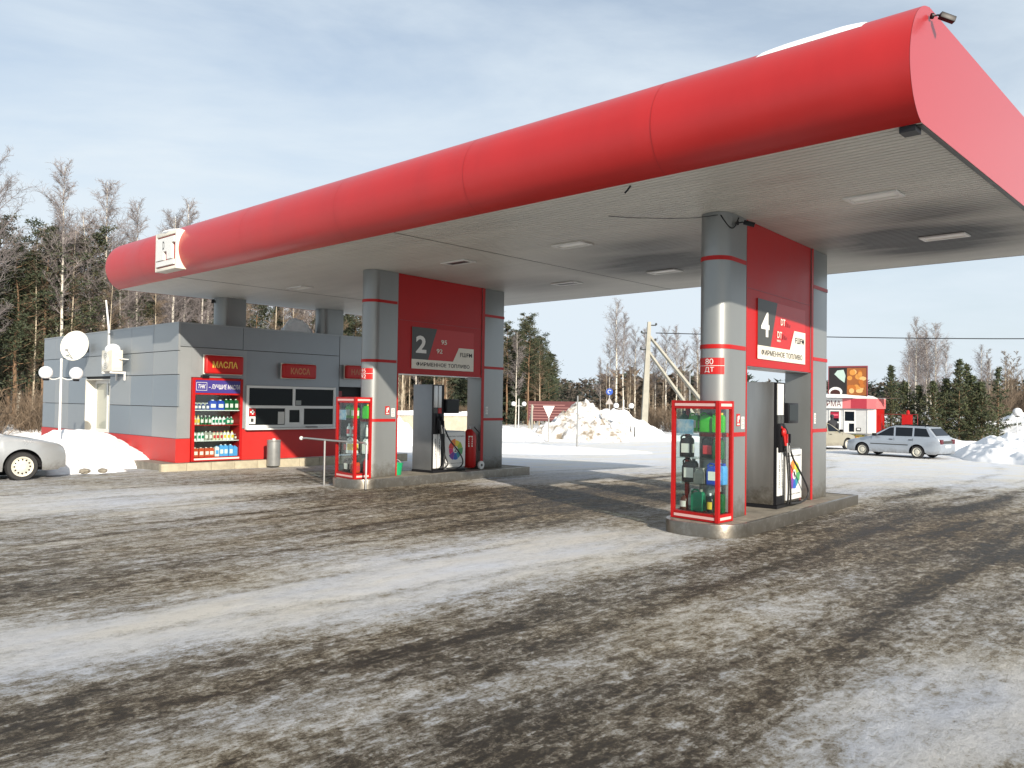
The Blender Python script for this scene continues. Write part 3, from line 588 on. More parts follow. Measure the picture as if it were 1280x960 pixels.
def price_sign(label, loc, digit, l1, l2, sub):
    t = thing('fuel_sign', label, 'sign', loc, TH)
    x0, x1, z0, z1 = -1.35, 0.52, 2.31, 3.155
    w, h = x1 - x0, z1 - z0
    P = lambda u, v, y=-0.004: (x0 + u * w, y, z0 + v * h)
    MB().box(x0, x1, 0.0, 0.011, z0, z1).build('board', RED_PLASTIC, t)
    MB().poly([P(0, 0.225), P(0.25, 0.225), P(0.385, 1.0), P(0, 1.0)]).build('dark_field', CHAR, t)
    MB().poly([P(0, 0), P(1, 0), P(1, 0.58), P(0.745, 0.58), P(0.65, 0.225), P(0, 0.225)]).build('white_field', CREAM, t)
    d = MB(); add_text(d, digit, P(0.06, 0.38, -0.007), (1, 0, 0), (0, 0, 1), 0.16 * w, 0.42 * h, 0.03); d.build('pump_number', WHITE, t)
    for q_, (tx_, pt_) in enumerate(((l1, P(0.45, 0.63, -0.007)), (l2, P(0.38, 0.40, -0.007)))):
        g = MB(); add_text(g, tx_, pt_, (1, 0, 0), (0, 0, 1), 0.095 * w, 0.115 * h, 0.02); g.build('grade_lettering', CREAM, t)
    g = MB() #, 0.63, -0.007), (1, 0, 0), (0, 0, 1), 0.095 * w, 0.115 * h, 0.02); add_text(g, l2, P(0.38, 0.40, -0.007), (1, 0, 0), (0, 0, 1), 0.095 * w, 0.115 * h, 0.02)
    if sub:
        add_text(g, 'евро', P(0.37, 0.325, -0.007), (1, 0, 0), (0, 0, 1), 0.08 * w, 0.045 * h, 0.02)
        g.build('small_lettering', CREAM, t)
    if sub:
        for a, z in ((0.56, 0.62), (0.49, 0.39)):
            fd = MB()
            for i, b_ in enumerate((0.0, 0.035, 0.07)):
                fd.poly([P(a + b_, z, -0.006), P(a + b_ + 0.022, z, -0.006), P(a + b_ + 0.03, z + 0.09 - 0.02 * i, -0.006), P(a + b_ + 0.012, z + 0.09 - 0.02 * i, -0.006)])
            fd.build('worn_print', DARK_RED, t)
    k = MB(); add_text(k, 'ФИРМЕННОЕ ТОПЛИВО', P(0.07, 0.065, -0.007), (1, 0, 0), (0, 0, 1), 0.86 * w, 0.10 * h, 0.012); k.build('slogan_lettering', BLACK, t); k = MB()
    add_text(k, 'FШFM', P(0.765, 0.36, -0.007), (1, 0, 0), (0, 0, 1), 0.205 * w, 0.11 * h, 0.012); k.build('brand_lettering', BLACK, t)
    return t
price_sign('red, charcoal and white fuel sign numbered 4 on the near portal header', ISL4, '4', 'DT', 'DT', True)
price_sign('red, charcoal and white fuel sign numbered 2 on the far portal header', ISL2, '2', '95', '92', False)

camera_unit('small black camera under the soffit at the top of the nearer pump column', (9.92, 5.22, 4.07), R(-60), 0.3, 0.55)
cb = MB(); pts = []
for i in range(13):
    a = i / 12; pts.append((9.62 + 0.3 * a, 5.32 - 0.10 * a - 0.03 * math.sin(a * math.pi), 4.14 - 0.16 * math.sin(a * math.pi)))
cb.tube(pts, 0.009, 6).tube([(8.9, 6.6, 4.18), (9.1, 6.3, 4.15), (9.3, 5.9, 4.12), (9.45, 5.6, 4.11), (9.60, 5.35, 4.14)], 0.0045, 6)
tag(cb.build('camera_cable', BLACK), 'thin black cable sagging below the soffit beside the nearer pump column', 'cable')

WHEEL = [mat('wheel_' + n_, c_, 0.4) for n_, c_ in (('yellow', (0.70, 0.55, 0.03)), ('lime', (0.30, 0.42, 0.03)), ('green', (0.06, 0.28, 0.09)), ('teal', (0.02, 0.24, 0.28)), ('blue', (0.02, 0.10, 0.42)), ('violet', (0.16, 0.05, 0.30)), ('pink', (0.60, 0.03, 0.16)), ('red', (0.60, 0.04, 0.03)), ('orange', (0.70, 0.20, 0.02)))]
def pump(label, loc, digit, dark):
    t = thing('fuel_dispenser', label, 'fuel dispenser', loc, TH)
    ya, yb = -0.07, 0.56
    MB().box(-0.75, 0.245, ya + 0.01, yb, 0.166, 0.215).build('base', BLACK, t)
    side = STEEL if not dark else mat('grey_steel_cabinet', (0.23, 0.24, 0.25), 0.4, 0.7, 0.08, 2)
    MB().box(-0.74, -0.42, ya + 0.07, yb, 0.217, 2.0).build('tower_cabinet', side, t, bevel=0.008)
    MB().box(-0.735, -0.425, ya + 0.025, ya + 0.069, 0.22, 1.995).build('hose_panel', BLACK, t)
    for k, xx in enumerate((-0.738, -0.622)):
        MB().box(xx, xx + 0.098, ya + 0.004, ya + 0.024, 1.52, 1.975).build('upper_column_cover', WHITE_GLOSS if not dark else ALU, t, bevel=0.006)
        g = MB().box(xx, xx + 0.098, ya + 0.002, ya + 0.024, 1.40, 1.51)
        g.build('grade_badge', RED_PLASTIC if (k == 1 and dark) else CHAR, t)
        hb = MB().box(xx + 0.003, xx + 0.097, ya - 0.03, ya + 0.024, 0.98, 1.39).build('nozzle_holster', BLACK, t, bevel=0.015)
        lo = MB().box(xx, xx + 0.095, ya + 0.004, ya + 0.024, 0.35 if not dark else 0.26, 1.05 if not dark else 0.97).build('lower_column_cover', WHITE_GLOSS, t, bevel=0.006)
        s = MB(); add_text(s, 'топливо', (xx + 0.063, ya + 0.001, 0.45), (0, 0, 1), (-1, 0, 0), 0.42, 0.03, 0.01); s.build('lettering', CHAR, lo)
        # nozzle and hose
        nb_ = MB(); nx = xx + 0.05
        nb_.tube([(nx, ya - 0.05, 1.30), (nx, ya - 0.075, 1.20), (nx, ya - 0.09, 1.08)], [0.022, 0.026, 0.02], 8).tube([(nx, ya - 0.05, 1.30), (nx, ya - 0.02, 1.36)], [0.02, 0.012], 8)
        nb_.box(nx - 0.012, nx + 0.012, ya - 0.12, ya - 0.09, 1.12, 1.25)
        nzl = nb_.build('nozzle', (RED_PLASTIC if (k == 0 and not dark) else BLACK), t, smooth=40)
        if k == 0 and not dark: MB().sphere((nx, ya - 0.06, 1.27), 0.06, 12, 8, (0.9, 0.6, 1.1)).build('red_grip', RED_PLASTIC, nzl, smooth=60)
    if dark: runs = [[(-.655, 1.08), (-.60, .8), (-.50, .5), (-.42, .36), (-.50, .27), (-.62, .30)], [(-.50, 1.08), (-.36, .85), (-.12, .62), (.03, .42), (.0, .29), (-.18, .235), (-.42, .25)], [(-.56, 1.08), (-.54, .8), (-.52, .5), (-.55, .32), (-.62, .27)]]
    else: runs = [[(-.64, 1.08), (-.63, .8), (-.61, .5), (-.60, .3), (-.58, .24)], [(-.50, 1.08), (-.38, .88), (-.05, .62), (.17, .42), (.20, .32), (.10, .245), (-.15, .215), (-.44, .23)], [(-.56, 1.08), (-.55, .8), (-.53, .5), (-.50, .3), (-.46, .225)]]
    for k, run in enumerate(runs):
        n_ = len(run) - 1
        p = spline([(x, ya - 0.075 - 0.03 * math.sin(math.pi * i / n_), z) for i, (x, z) in enumerate(run)], 6)
        MB().tube(p, 0.0145, 8).build('hose', RUBBER, t, smooth=60)
    for xx in (-0.53, -0.60): MB().tube([(xx, ya - 0.07, 1.16), (xx + 0.02, ya - 0.075, 0.98)], 0.02, 8).build('hose_sleeve', ALU, t, smooth=50)
    bz = 1.02
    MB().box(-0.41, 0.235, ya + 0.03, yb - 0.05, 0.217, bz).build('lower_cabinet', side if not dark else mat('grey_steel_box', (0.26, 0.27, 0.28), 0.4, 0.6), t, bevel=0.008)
    fp = MB().box(-0.40, 0.228, ya + 0.006, ya + 0.028, 0.26, bz - 0.02).build('front_panel', WHITE_GLOSS, t, bevel=0.004)
    w = MB(); cx, cz = -0.08, 0.63
    rot = 0
    for q in range(9):
        a0, a1 = R(90 - q * 40), R(90 - q * 40 - 39)
        st = [a0 + (a1 - a0) * i / 5 for i in range(6)]
        vs = [(cx + r_ * math.cos(a), ya + 0.003, cz + r_ * math.sin(a)) for r_ in (0.075, 0.2 + 0.015 * ((q * 7) % 3)) for a in st]
        w.add(vs, [(i, 6 + i, 7 + i, i + 1) for i in range(5)], q)
    w.build('colour_wheel', WHEEL, fp)
    s = MB(); add_text(s, digit, (cx - 0.035, ya + 0.002, cz - 0.05), (1, 0, 0), (0, 0, 1), 0.07, 0.1, 0.03)
    add_text(s, 'качество топлива', (-0.37, ya + 0.002, 0.90), (1, 0, 0), (0, 0, 1), 0.56, 0.022, 0.01)
    add_text(s, 'фирменное топливо', (-0.36, ya + 0.002, 0.33), (1, 0, 0), (0, 0, 1), 0.52, 0.022, 0.01)
    s.build('lettering', CHAR, fp)
    MB().tube([(-0.36, ya + 0.2, bz), (-0.36, ya + 0.2, 1.45)], 0.03, 8).build('display_stem', BLACK, t)
    dsp = MB().box(-0.418, -0.02, ya - 0.03, ya + 0.34, 1.40, 1.70).build('display', BLACK, t, bevel=0.012)
    MB().box(-0.395, -0.045, ya - 0.036, ya - 0.031, 1.44, 1.67).build('screen', mat('lcd_screen', (0.012, 0.016, 0.016), 0.35, spec=0.2), dsp)
    return t
pump('stainless fuel dispenser numbered 4 with white panel and colour wheel', ISL4, '4', False)
pump('dark grey fuel dispenser numbered 2 beside the big red extinguisher', ISL2, '2', True)

# ------------------------------------------------------------------ glass display cases and goods
def pl_box(mb, a, b, w, z0, z1):
    """bar from a to b in plan, w wide"""
    a = Vector(a); b = Vector(b); d = (b - a).normalized(); nn = Vector((-d.y, d.x)) * w / 2
    mb.prism([tuple(a - nn), tuple(b - nn), tuple(b + nn), tuple(a + nn)], z0, z1)
CASE = [(-2.385, -0.09), (-2.73, -0.07), (-2.59, 0.62), (-2.20, 0.62)]
STRIPE = mat('pale_pink_stripe', (0.72, 0.45, 0.42), 0.4)
def case_plan(dx): return [(a + dx, b) for a, b in CASE]
SH = (0.27, 0.63, 0.96, 1.30)
def display_case(label, loc, dx):
    t = thing('display_case', label, 'display case', loc, TH); P = case_plan(dx)
    top = 1.70
    lo_, hi_ = MB(), MB()
    for i in range(4):
        a, b = P[i], P[(i + 1) % 4]
        pl_box(lo_, a, b, 0.04, 0.172, 0.27); pl_box(hi_, a, b, 0.04, top - 0.10, top)
    hi_.prism(P, top - 0.012, top + 0.004)
    rails = (lo_.build('bottom_rail', RED, t), hi_.build('top_rail', RED, t))
    for p in P: MB().prism([(p[0] - 0.024, p[1] - 0.024), (p[0] + 0.024, p[1] - 0.024), (p[0] + 0.024, p[1] + 0.024), (p[0] - 0.024, p[1] + 0.024)], 0.171, top + 0.006).build('post', RED, t)
    MB().prism(P, 0.19, 0.262).build('plinth', DARK_RED, t)
    for i in (0, 1):
        a, b = Vector(P[i]), Vector(P[i + 1]); d = (b - a).normalized(); n_ = Vector((d.y, -d.x)); n_ = n_ if (n_.dot((a + b) / 2 - Vector((dx - 2.4, 0.28))) > 0) else -n_
        a2 = a + d * 0.03 + n_ * 0.023; b2 = b - d * 0.03 + n_ * 0.023
        for q_, (z0, z1) in enumerate(((0.20, 0.235), (top - 0.065, top - 0.03))): MB().quad((a2.x, a2.y, z0), (b2.x, b2.y, z0), (b2.x, b2.y, z1), (a2.x, a2.y, z1)).build('pale_stripe', STRIPE, rails[q_])
    for i in range(3):
        a, b = Vector(P[i]), Vector(P[i + 1]); d = (b - a).normalized()
        g = MB(); pl_box(g, a + d * 0.025, b - d * 0.025, 0.005, 0.272, top - 0.102); g.build('glass_pane', GLASS, t)
    cen = Vector((sum(p[0] for p in P) / 4, sum(p[1] for p in P) / 4))
    for z in SH[1:]:
        q = [tuple(cen + (Vector(p) - cen) * 0.93) for p in P]; MB().prism(q, z - 0.008, z - 0.001).build('glass_shelf', GLASS, t)
    return t
display_case('red framed glass case of motor oils at the nose of the nearer pump island', ISL4, 0.0)
display_case('red framed glass case of motor oils at the nose of the kiosk side pump island', ISL2, -0.10)

def bcol(n_, c, rough=0.3): return mat('plastic_' + n_, c, rough)
BG = bcol('bright_green', (0.04, 0.42, 0.02)); BDG = bcol('dark_green', (0.008, 0.10, 0.03)); BNAVY = bcol('black', (0.012, 0.014, 0.016)); BBLUE = bcol('blue', (0.015, 0.06, 0.42)); BLB = bcol('light_blue', (0.10, 0.36, 0.75))
BOR = bcol('orange_red', (0.55, 0.08, 0.03)); BW = bcol('white', (0.75, 0.76, 0.76)); BGREY = bcol('pewter', (0.32, 0.30, 0.26)); BTEAL = bcol('teal_green', (0.01, 0.20, 0.10)); BCREAM = bcol('cream', (0.62, 0.56, 0.40)); BNV = bcol('navy', (0.015, 0.03, 0.16)); BBROWN = bcol('brown', (0.10, 0.03, 0.02))
LABW = mat('paper_label', (0.78, 0.76, 0.70), 0.5); LABY = mat('yellow_label', (0.7, 0.5, 0.05), 0.5); LABR = mat('red_label', (0.55, 0.04, 0.05), 0.5)

def place_local(o, base, lx, ly, z, rz=0.0):
    c, s_ = math.cos(TH), math.sin(TH)
    o.location = (base[0] + lx * c - ly * s_, base[1] + lx * s_ + ly * c, z); o.rotation_euler = (0, 0, TH + rz)
def canister(label, w, d, h, body, capm, labm, group=None, name='oil_canister'):
    """jug with a sloping shoulder, a through handle and a screw cap; front faces -x"""
    t = thing(name, label, 'canister', group=group)
    a = w / 2
    pr_ = [(-a, 0), (a, 0), (a, h * 0.68), (a * 0.55, h * 0.86), (-a * 0.15, h * 0.90), (-a * 0.75, h * 0.90), (-a, h * 0.78)]
    b = MB(); n_ = len(pr_)
    b.add([(-d / 2, p[0], p[1]) for p in pr_] + [(d / 2, p[0], p[1]) for p in pr_], [tuple(range(n_))] + [tuple(range(2 * n_ - 1, n_ - 1, -1))] + [(i, n_ + i, n_ + (i + 1) % n_, (i + 1) % n_) for i in range(n_)])
    bo = b.build('body', body, t, bevel=min(w, d) * 0.12)
    MB().tube([(0, a * 0.98, h * 0.66), (0, a * 1.0, h * 0.90), (0, a * 0.6, h * 0.985), (0, a * 0.05, h * 0.96), (0, -a * 0.1, h * 0.89)], d * 0.13, 8).build('handle', body, bo, smooth=60)
    MB().lathe([(d * 0.24, h * 0.90), (d * 0.24, h), (d * 0.2, h * 1.01)], (0, -a * 0.5, 0), 12).build('cap', capm, t, smooth=40)
    MB().box(-d / 2 - 0.002, -d / 2 + 0.002, -a * 0.68, a * 0.68, h * 0.2, h * 0.62).build('label', labm, t)
    MB().box(-a * 0.0 - d * 0.35, d * 0.35, -a - 0.002, -a + 0.002, h * 0.2, h * 0.6).build('side_label', labm, t)
    return t
def bottle(label, r, h, body, capm, labm, group=None, name='oil_bottle', flat_=0.6):
    t = thing(name, label, 'bottle', group=group)
    b = MB().lathe([(r * 0.9, 0), (r, h * 0.04), (r, h * 0.62), (r * 0.8, h * 0.74), (r * 0.3, h * 0.84), (r * 0.28, h * 0.88)], (0, 0, 0), 14); b.xf(lambda p: (p[0] * flat_, p[1], p[2]))
    b.build('body', body, t, smooth=45)
    MB().lathe([(r * 0.34, h * 0.88), (r * 0.34, h)], (0, 0, 0), 12).build('cap', capm, t, smooth=40)
    l_ = MB(); k = 7
    for i in range(k):
        a0, a1 = math.pi - 0.9 + 1.8 * i / k, math.pi - 0.9 + 1.8 * (i + 1) / k
        l_.quad(*[(math.cos(q) * (r + .002) * flat_ - 0.001, math.sin(q) * (r + .002), z) for q, z in ((a0, h * .18), (a1, h * .18), (a1, h * .55), (a0, h * .55))])
    l_.build('label', labm, t, smooth=40)
    return t

X4 = ISL4; Xs = -2.5
goods4 = [  # make, local x, local y, shelf
 (canister('bright green coolant canister on the top shelf of the nearer pump case, middle one', 0.15, 0.09, 0.25, BG, BNAVY, BG), -2.47, 0.22, 3),
 (canister('bright green canister with pale label on the nearer pump top shelf, left of its neighbours', 0.14, 0.09, 0.24, BG, BW, LABW), -2.44, 0.40, 3),
 (canister('bright green canister with yellow cap on the nearer pump top shelf, at the post', 0.15, 0.09, 0.25, BG, LABY, BG), -2.50, 0.03, 3),
 (bottle('dark green bottle with white label behind the leaflet in the nearer pump case', 0.075, 0.27, BDG, BNAVY, LABW), -2.40, 0.57, 3),
 (canister('black oil canister with pale label on the second shelf of the nearer pump case', 0.17, 0.10, 0.29, BNAVY, BNAVY, LABW), -2.45, 0.50, 2),
 (canister('dark canister with red label on the second shelf of the nearer pump case', 0.18, 0.10, 0.27, BNAVY, BNAVY, LABR), -2.46, 0.18, 2),
 (canister('dark green black canister by the post on the nearer pump second shelf', 0.13, 0.10, 0.27, BDG, BNAVY, BDG), -2.52, 0.02, 2),
 (canister('black oil canister on the third shelf of the nearer pump case, below another black one', 0.20, 0.10, 0.31, BNAVY, BNAVY, LABW), -2.43, 0.46, 1),
 (canister('pewter coloured low can on the third shelf of the nearer pump case', 0.15, 0.10, 0.20, BGREY, BGREY, BGREY), -2.52, 0.27, 1),
 (canister('deep blue canister with printed front on the third shelf of the nearer pump case', 0.17, 0.10, 0.27, BBLUE, BBLUE, LABW), -2.52, 0.08, 1),
 (canister('light blue canister at the corner post on the nearer pump third shelf', 0.11, 0.11, 0.27, BLB, BBLUE, BLB), -2.46, 0.0, 1),
 (bottle('small brown red bottle with cream label on the nearer pump bottom shelf', 0.055, 0.21, BBROWN, BNAVY, LABW), -2.49, 0.52, 0),
 (bottle('clear grey bottle with white label at the back of the nearer pump bottom shelf', 0.06, 0.27, BGREY, BW, LABW), -2.36, 0.46, 0),
 (canister('teal green canister with tapering shoulder on the nearer pump bottom shelf', 0.17, 0.09, 0.28, BTEAL, BGREY, BTEAL), -2.50, 0.31, 0),
 (bottle('slim black bottle with yellow label on the nearer pump bottom shelf', 0.045, 0.25, BNAVY, BW, LABY), -2.56, 0.11, 0),
 (canister('dark green canister in the near corner of the nearer pump bottom shelf', 0.13, 0.09, 0.27, BDG, BNAVY, BDG), -2.48, 0.02, 0)]
for o, lx, ly, s in goods4: place_local(o, ISL4, lx, ly, SH[s], random.uniform(-0.12, 0.12))
goods2 = [
 (canister('bright green canister with white label in the kiosk side pump case, top left', 0.16, 0.09, 0.27, BG, BG, LABW), -2.55, 0.44, 3),
 (canister('bright green canister in the kiosk side pump case, top middle', 0.15, 0.09, 0.25, BG, BNAVY, LABW), -2.60, 0.22, 3),
 (canister('green canister with yellow top in the kiosk side pump case beside the corner post', 0.14, 0.10, 0.27, BG, LABY, BG), -2.50, 0.0, 3),
 (bottle('white and pink bottle on the kiosk side pump second shelf, left one', 0.06, 0.24, BW, BW, LABR), -2.62, 0.36, 2),
 (bottle('white and pink bottle on the kiosk side pump second shelf, right one', 0.06, 0.24, BW, LABR, LABR), -2.64, 0.18, 2),
 (bottle('thin pale bottle on the kiosk side pump second shelf near the column', 0.03, 0.22, BW, BW, LABW), -2.50, -0.02, 2),
 (canister('white canister with red and orange print on the kiosk side pump third shelf', 0.24, 0.10, 0.30, BW, BW, LABY), -2.60, 0.28, 1),
 (canister('small white canister by the corner post on the kiosk side pump third shelf', 0.14, 0.10, 0.28, BW, BW, LABW), -2.50, 0.0, 1),
 (canister('black canister on the kiosk side pump third shelf at the far end', 0.14, 0.10, 0.26, BNAVY, BNAVY, LABR), -2.52, 0.52, 1),
 (canister('black canister with white label on the kiosk side pump bottom shelf', 0.18, 0.10, 0.26, BNAVY, BNAVY, LABW), -2.58, 0.42, 0),
 (canister('red canister on the kiosk side pump bottom shelf, middle', 0.18, 0.10, 0.22, BOR, BNAVY, LABR), -2.62, 0.16, 0),
 (canister('tall red canister on the kiosk side pump bottom shelf near the column', 0.12, 0.10, 0.28, LABR, BNAVY, LABR), -2.48, -0.02, 0)]
for o, lx, ly, s in goods2: place_local(o, ISL2, lx, ly, SH[s], random.uniform(-0.12, 0.12))
LEAF = mat('printed_leaflet', (0.62, 0.66, 0.68), 0.4, 0, 0.15, 16.0, col2=(0.06, 0.30, 0.52))
for base, dx, lab in ((ISL4, 0.0, 'blue and white leaflet taped inside the nearer pump display case glass'), (ISL2, -0.10, 'blue and white leaflet taped inside the kiosk side pump display case glass')):
    t = thing('leaflet', lab, 'leaflet'); P = case_plan(dx); a, b = Vector(P[1]), Vector(P[2]); d = (b - a).normalized(); nrm = Vector((d.y, -d.x))
    if nrm.x < 0: nrm = -nrm
    s0 = a + d * 0.40 + nrm * 0.02; s1 = a + d * 0.68 + nrm * 0.02
    MB().add([(s0.x, s0.y, 0), (s1.x, s1.y, 0), (s1.x, s1.y, 0.19), (s0.x, s0.y, 0.19), (s0.x + .002, s0.y, 0), (s1.x + .002, s1.y, 0), (s1.x + .002, s1.y, 0.19), (s0.x + .002, s0.y, 0.19)], [(0, 1, 2, 3), (7, 6, 5, 4), (0, 4, 5, 1), (2, 6, 7, 3)]).build('sheet', LEAF, t)
    t.location = (base[0], base[1], 1.27); t.rotation_euler = (0, 0, TH)

# guard rail, extinguishers, bucket
t = thing('guard_rail', 'bent steel tube rail in front of the kiosk side pump display case', 'guard rail', (0, 0, 0))
rl = []
for i in range(7):
    a = R(90 * i / 6); rl.append((9.30, 12.42 + 0.08 - 0.08 * math.sin(a), 0.80 + 0.08 * (1 - math.cos(a)) if False else 0.80 + 0.08 * math.sin(a) - 0.08 * (0)))
MB().tube([(9.28, 12.38, -0.02), (9.28, 12.38, 0.78), (9.28, 12.40, 0.83), (9.28, 12.45, 0.855), (9.20, 13.3, 0.86), (9.10, 14.1, 0.88), (9.08, 14.2, 0.875)], 0.021, 10).build('tube', ALU, t, smooth=60)
MB().tube([(9.125, 13.5, -0.02), (9.125, 13.5, 0.855)], 0.02, 10).build('rear_post', ALU, t, smooth=60)
MB().sphere((9.07, 14.24, 0.875), 0.04).build('end_knob', WHITE, t, smooth=60)

t = thing('wheeled_extinguisher', 'large red wheeled fire extinguisher beside kiosk side pump dispenser', 'fire extinguisher'); place_local(t, ISL2, 0.56, 0.12, 0.168)
MB().lathe([(0.12, 0.04), (0.15, 0.08), (0.155, 0.70), (0.14, 0.78), (0.07, 0.86), (0.05, 0.88)], (0, 0, 0), 20).build('cylinder', RED_PLASTIC, t, smooth=40)
MB().tube([(0, 0, 0.88), (0, 0, 0.95)], 0.03, 8).tube([(0, 0, 0.93), (0.14, -0.02, 0.95)], 0.014, 8).build('valve', ALU, t, smooth=40)
MB().tube([(0.05, -0.1, 0.92), (0.18, -0.13, 0.80), (0.19, -0.13, 0.40)], 0.015, 8).build('hose', RUBBER, t, smooth=60)
q = MB()
for i in range(5): q.quad(*[(math.cos(R(a)) * 0.157, math.sin(R(a)) * 0.157, z) for a, z in ((215, 0.50 + i * 0.05), (250, 0.50 + i * 0.05), (250, 0.535 + i * 0.05), (215, 0.535 + i * 0.05))])
q.build('label', LABW, t)
for sy in (-0.16, 0.16):
    wv = MB().lathe([(0.09, -0.02), (0.09, 0.02)], (0.22, sy, 0.09), 18, 'y').build('wheel', WHITE, t, smooth=40)
    MB().lathe([(0.03, -0.026), (0.03, 0.026)], (0.22, sy, 0.09), 10, 'y').build('hub', CHAR, wv)
MB().tube([(0.10, -0.12, 0.1), (0.22, -0.15, 0.09), (0.22, 0.15, 0.09), (0.10, 0.12, 0.1)], 0.014, 6).build('axle', CHAR, t)

t = thing('small_extinguisher', 'small red fire extinguisher standing behind the nearer pump panel', 'fire extinguisher'); place_local(t, ISL4, 0.50, 0.14, 0.168)
MB().lathe([(0.07, 0), (0.085, 0.03), (0.085, 0.48), (0.05, 0.58), (0.03, 0.60)], (0, 0, 0), 16).build('cylinder', RED_PLASTIC, t, smooth=40)
MB().tube([(0, 0, 0.60), (0, 0, 0.66)], 0.025, 8).box(-0.05, 0.07, -0.012, 0.012, 0.655, 0.68).build('valve', BLACK, t)
MB().tube([(0.02, -0.04, 0.63), (0.11, -0.06, 0.55), (0.12, -0.05, 0.25)], 0.012, 8).build('hose', RUBBER, t, smooth=60)
tag(t, group='red extinguishers by the pumps')
t = thing('wire_stand', 'thin grey wire bracket beside the nearer pump rear column', 'bracket'); place_local(t, ISL4, 0.58, 0.2, 0.168)
MB().tube([(-0.16, 0, 0.75), (0.16, 0, 0.75), (0.06, 0, 0.45)], 0.008, 6).tube([(0.16, 0, 0), (0.16, 0, 0.75)], 0.01, 6).build('wire', CHAR, t)
t = thing('green_bucket', 'green plastic bucket at the foot of the kiosk side pump front column', 'bucket'); place_local(t, ISL2, -1.55, 0.18, 0.168)
b = MB().lathe([(0.10, 0), (0.135, 0.22), (0.142, 0.22), (0.142, 0.235), (0.128, 0.235), (0.10, 0.02)], (0, 0, 0), 20); b.build('pail', bcol('bucket_green', (0.01, 0.30, 0.12)), t, smooth=40)
MB().tube([(0.14 * math.cos(R(a)), 0.02, 0.22 + 0.10 * math.sin(R(a)) * 0.8) for a in range(0, 181, 20)], 0.006, 6).build('handle', WHITE, t, smooth=60)
# ------------------------------------------------------------------ kiosk building
KX, KY, KX2, KY2 = 8.72, 19.02, 14.75, 28.4
KT = 3.42; KR = 0.11
kiosk = thing('service_kiosk', 'grey clad station kiosk with red plinth behind the pumps', 'building', (0, 0, 0))
PAN = [mat('grey_cassette_%s' % n_, c_, 0.42, 0.35, 0.04, 1.5) for n_, c_ in (('mid', (0.25, 0.275, 0.295)), ('light', (0.29, 0.31, 0.32)), ('blue', (0.215, 0.25, 0.28)))]
core = mat('joint_shadow_gap', (0.03, 0.03, 0.03), 0.8)
wl = MB(); rp = random.Random(11)
g = 0.008
# left wall cassettes, leaving the window recess open
wy0, wy1, wz0, wz1 = 23.07, 24.85, 0.64, 2.11
ys = [KY, 20.38, 21.72, wy0, wy1, 26.2, 27.3, KY2]; zs = [0.68, 1.43, 2.20, 2.77, KT]
for i in range(len(ys) - 1):
    for k in range(len(zs) - 1):
        a, b_, z0, z1 = ys[i], ys[i + 1], zs[k], zs[k + 1]
        mi = rp.choice((0, 0, 1, 1, 2))
        if i == 3 and k < 2: continue
        wl.box(KX, KX + 0.05, a + (g if i else 0.0), b_ - (g if i < 6 else 0), z0 + (g if k else 0), z1 - (g if k < 3 else 0), mi)
# front wall cassettes with openings for the oil case and the counter window
wl.box(KX + 0.051, 9.05, KY, KY + 0.05, 0.68, 2.86, 1); wl.box(KX + 0.051, 10.37, KY, KY + 0.05, 2.875, KT, 0); wl.box(9.051, 10.37, KY, KY + 0.05, 2.15, 2.86, 1)
wl.box(10.371, 10.49, KY, KY + 0.05, 0.9, 2.86, 1); wl.box(10.385, 13.27, KY, KY + 0.05, 2.875, KT, 0); wl.box(10.491, 13.27, KY, KY + 0.05, 1.99, 2.86, 0)
wl.box(13.16, 13.27, KY, KY + 0.05, 0.9, 1.989, 0)
wl.box(13.29, KX2, KY, KY + 0.05, 2.62, KT, 1); wl.box(13.29, KX2, KY, KY + 0.05, 2.02, 2.61, 1); wl.box(14.35, KX2, KY, KY + 0.05, 0.9, 2.01, 1)
# right and back walls
wl.box(KX2 - 0.05, KX2, KY + 0.051, KY2 - 0.001, 0.12, KT, 0); wl.box(KX + 0.051, KX2 - 0.051, KY2 - 0.05, KY2, 0.12, KT, 0)
wl.build('wall', PAN, kiosk)
bk = MB().box(KX + 0.052, KX + 0.10, KY + 0.10, wy0 - 0.001, 0.12, KT - 0.01).box(KX + 0.052, KX + 0.10, wy1 + 0.001, KY2 - 0.06, 0.12, KT - 0.01).box(KX + 0.052, KX + 0.10, wy0, wy1, wz1 + 0.03, KT - 0.01)
bk.box(KX + 0.102, 9.05, KY + 0.052, KY + 0.10, 0.12, KT - 0.01).box(9.051, 10.37, KY + 0.052, KY + 0.10, 2.16, KT - 0.01).box(10.371, 10.49, KY + 0.052, KY + 0.10, 0.12, KT - 0.01).box(10.491, 13.16, KY + 0.052, KY + 0.10, 2.0, KT - 0.01).box(13.161, 13.3, KY + 0.052, KY + 0.1, 0.12, KT - 0.01).box(13.301, KX2 - 0.06, KY + 0.052, KY + 0.1, 2.03, KT - 0.01)
bk.build('backing_wall', core, kiosk)
MB().box(KX + 0.11, KX2 - 0.06, KY + 0.11, KY2 - 0.06, KT - 0.25, KT - 0.20).build('roof', SNOW, kiosk)
MB().box(KX - 0.012, KX + 0.06, KY - 0.012, KY2, KT, KT + 0.03).box(KX + 0.061, KX2, KY - 0.012, KY + 0.06, KT, KT + 0.03).build('parapet_capping', PAN[1], kiosk)
pb = MB().box(KX - 0.02, KX + 0.03, KY - 0.02, KY2, KR, 0.672).box(KX + 0.031, 9.05, KY - 0.02, KY + 0.03, KR, 0.672).box(10.37, 13.29, KY - 0.02, KY + 0.03, KR, 0.885).box(14.35, KX2, KY - 0.02, KY + 0.03, KR, 0.885)
pb.build('red_plinth', mat('red_plinth_paint', (0.44, 0.018, 0.015), 0.5, 0, 0.1, 2), kiosk)
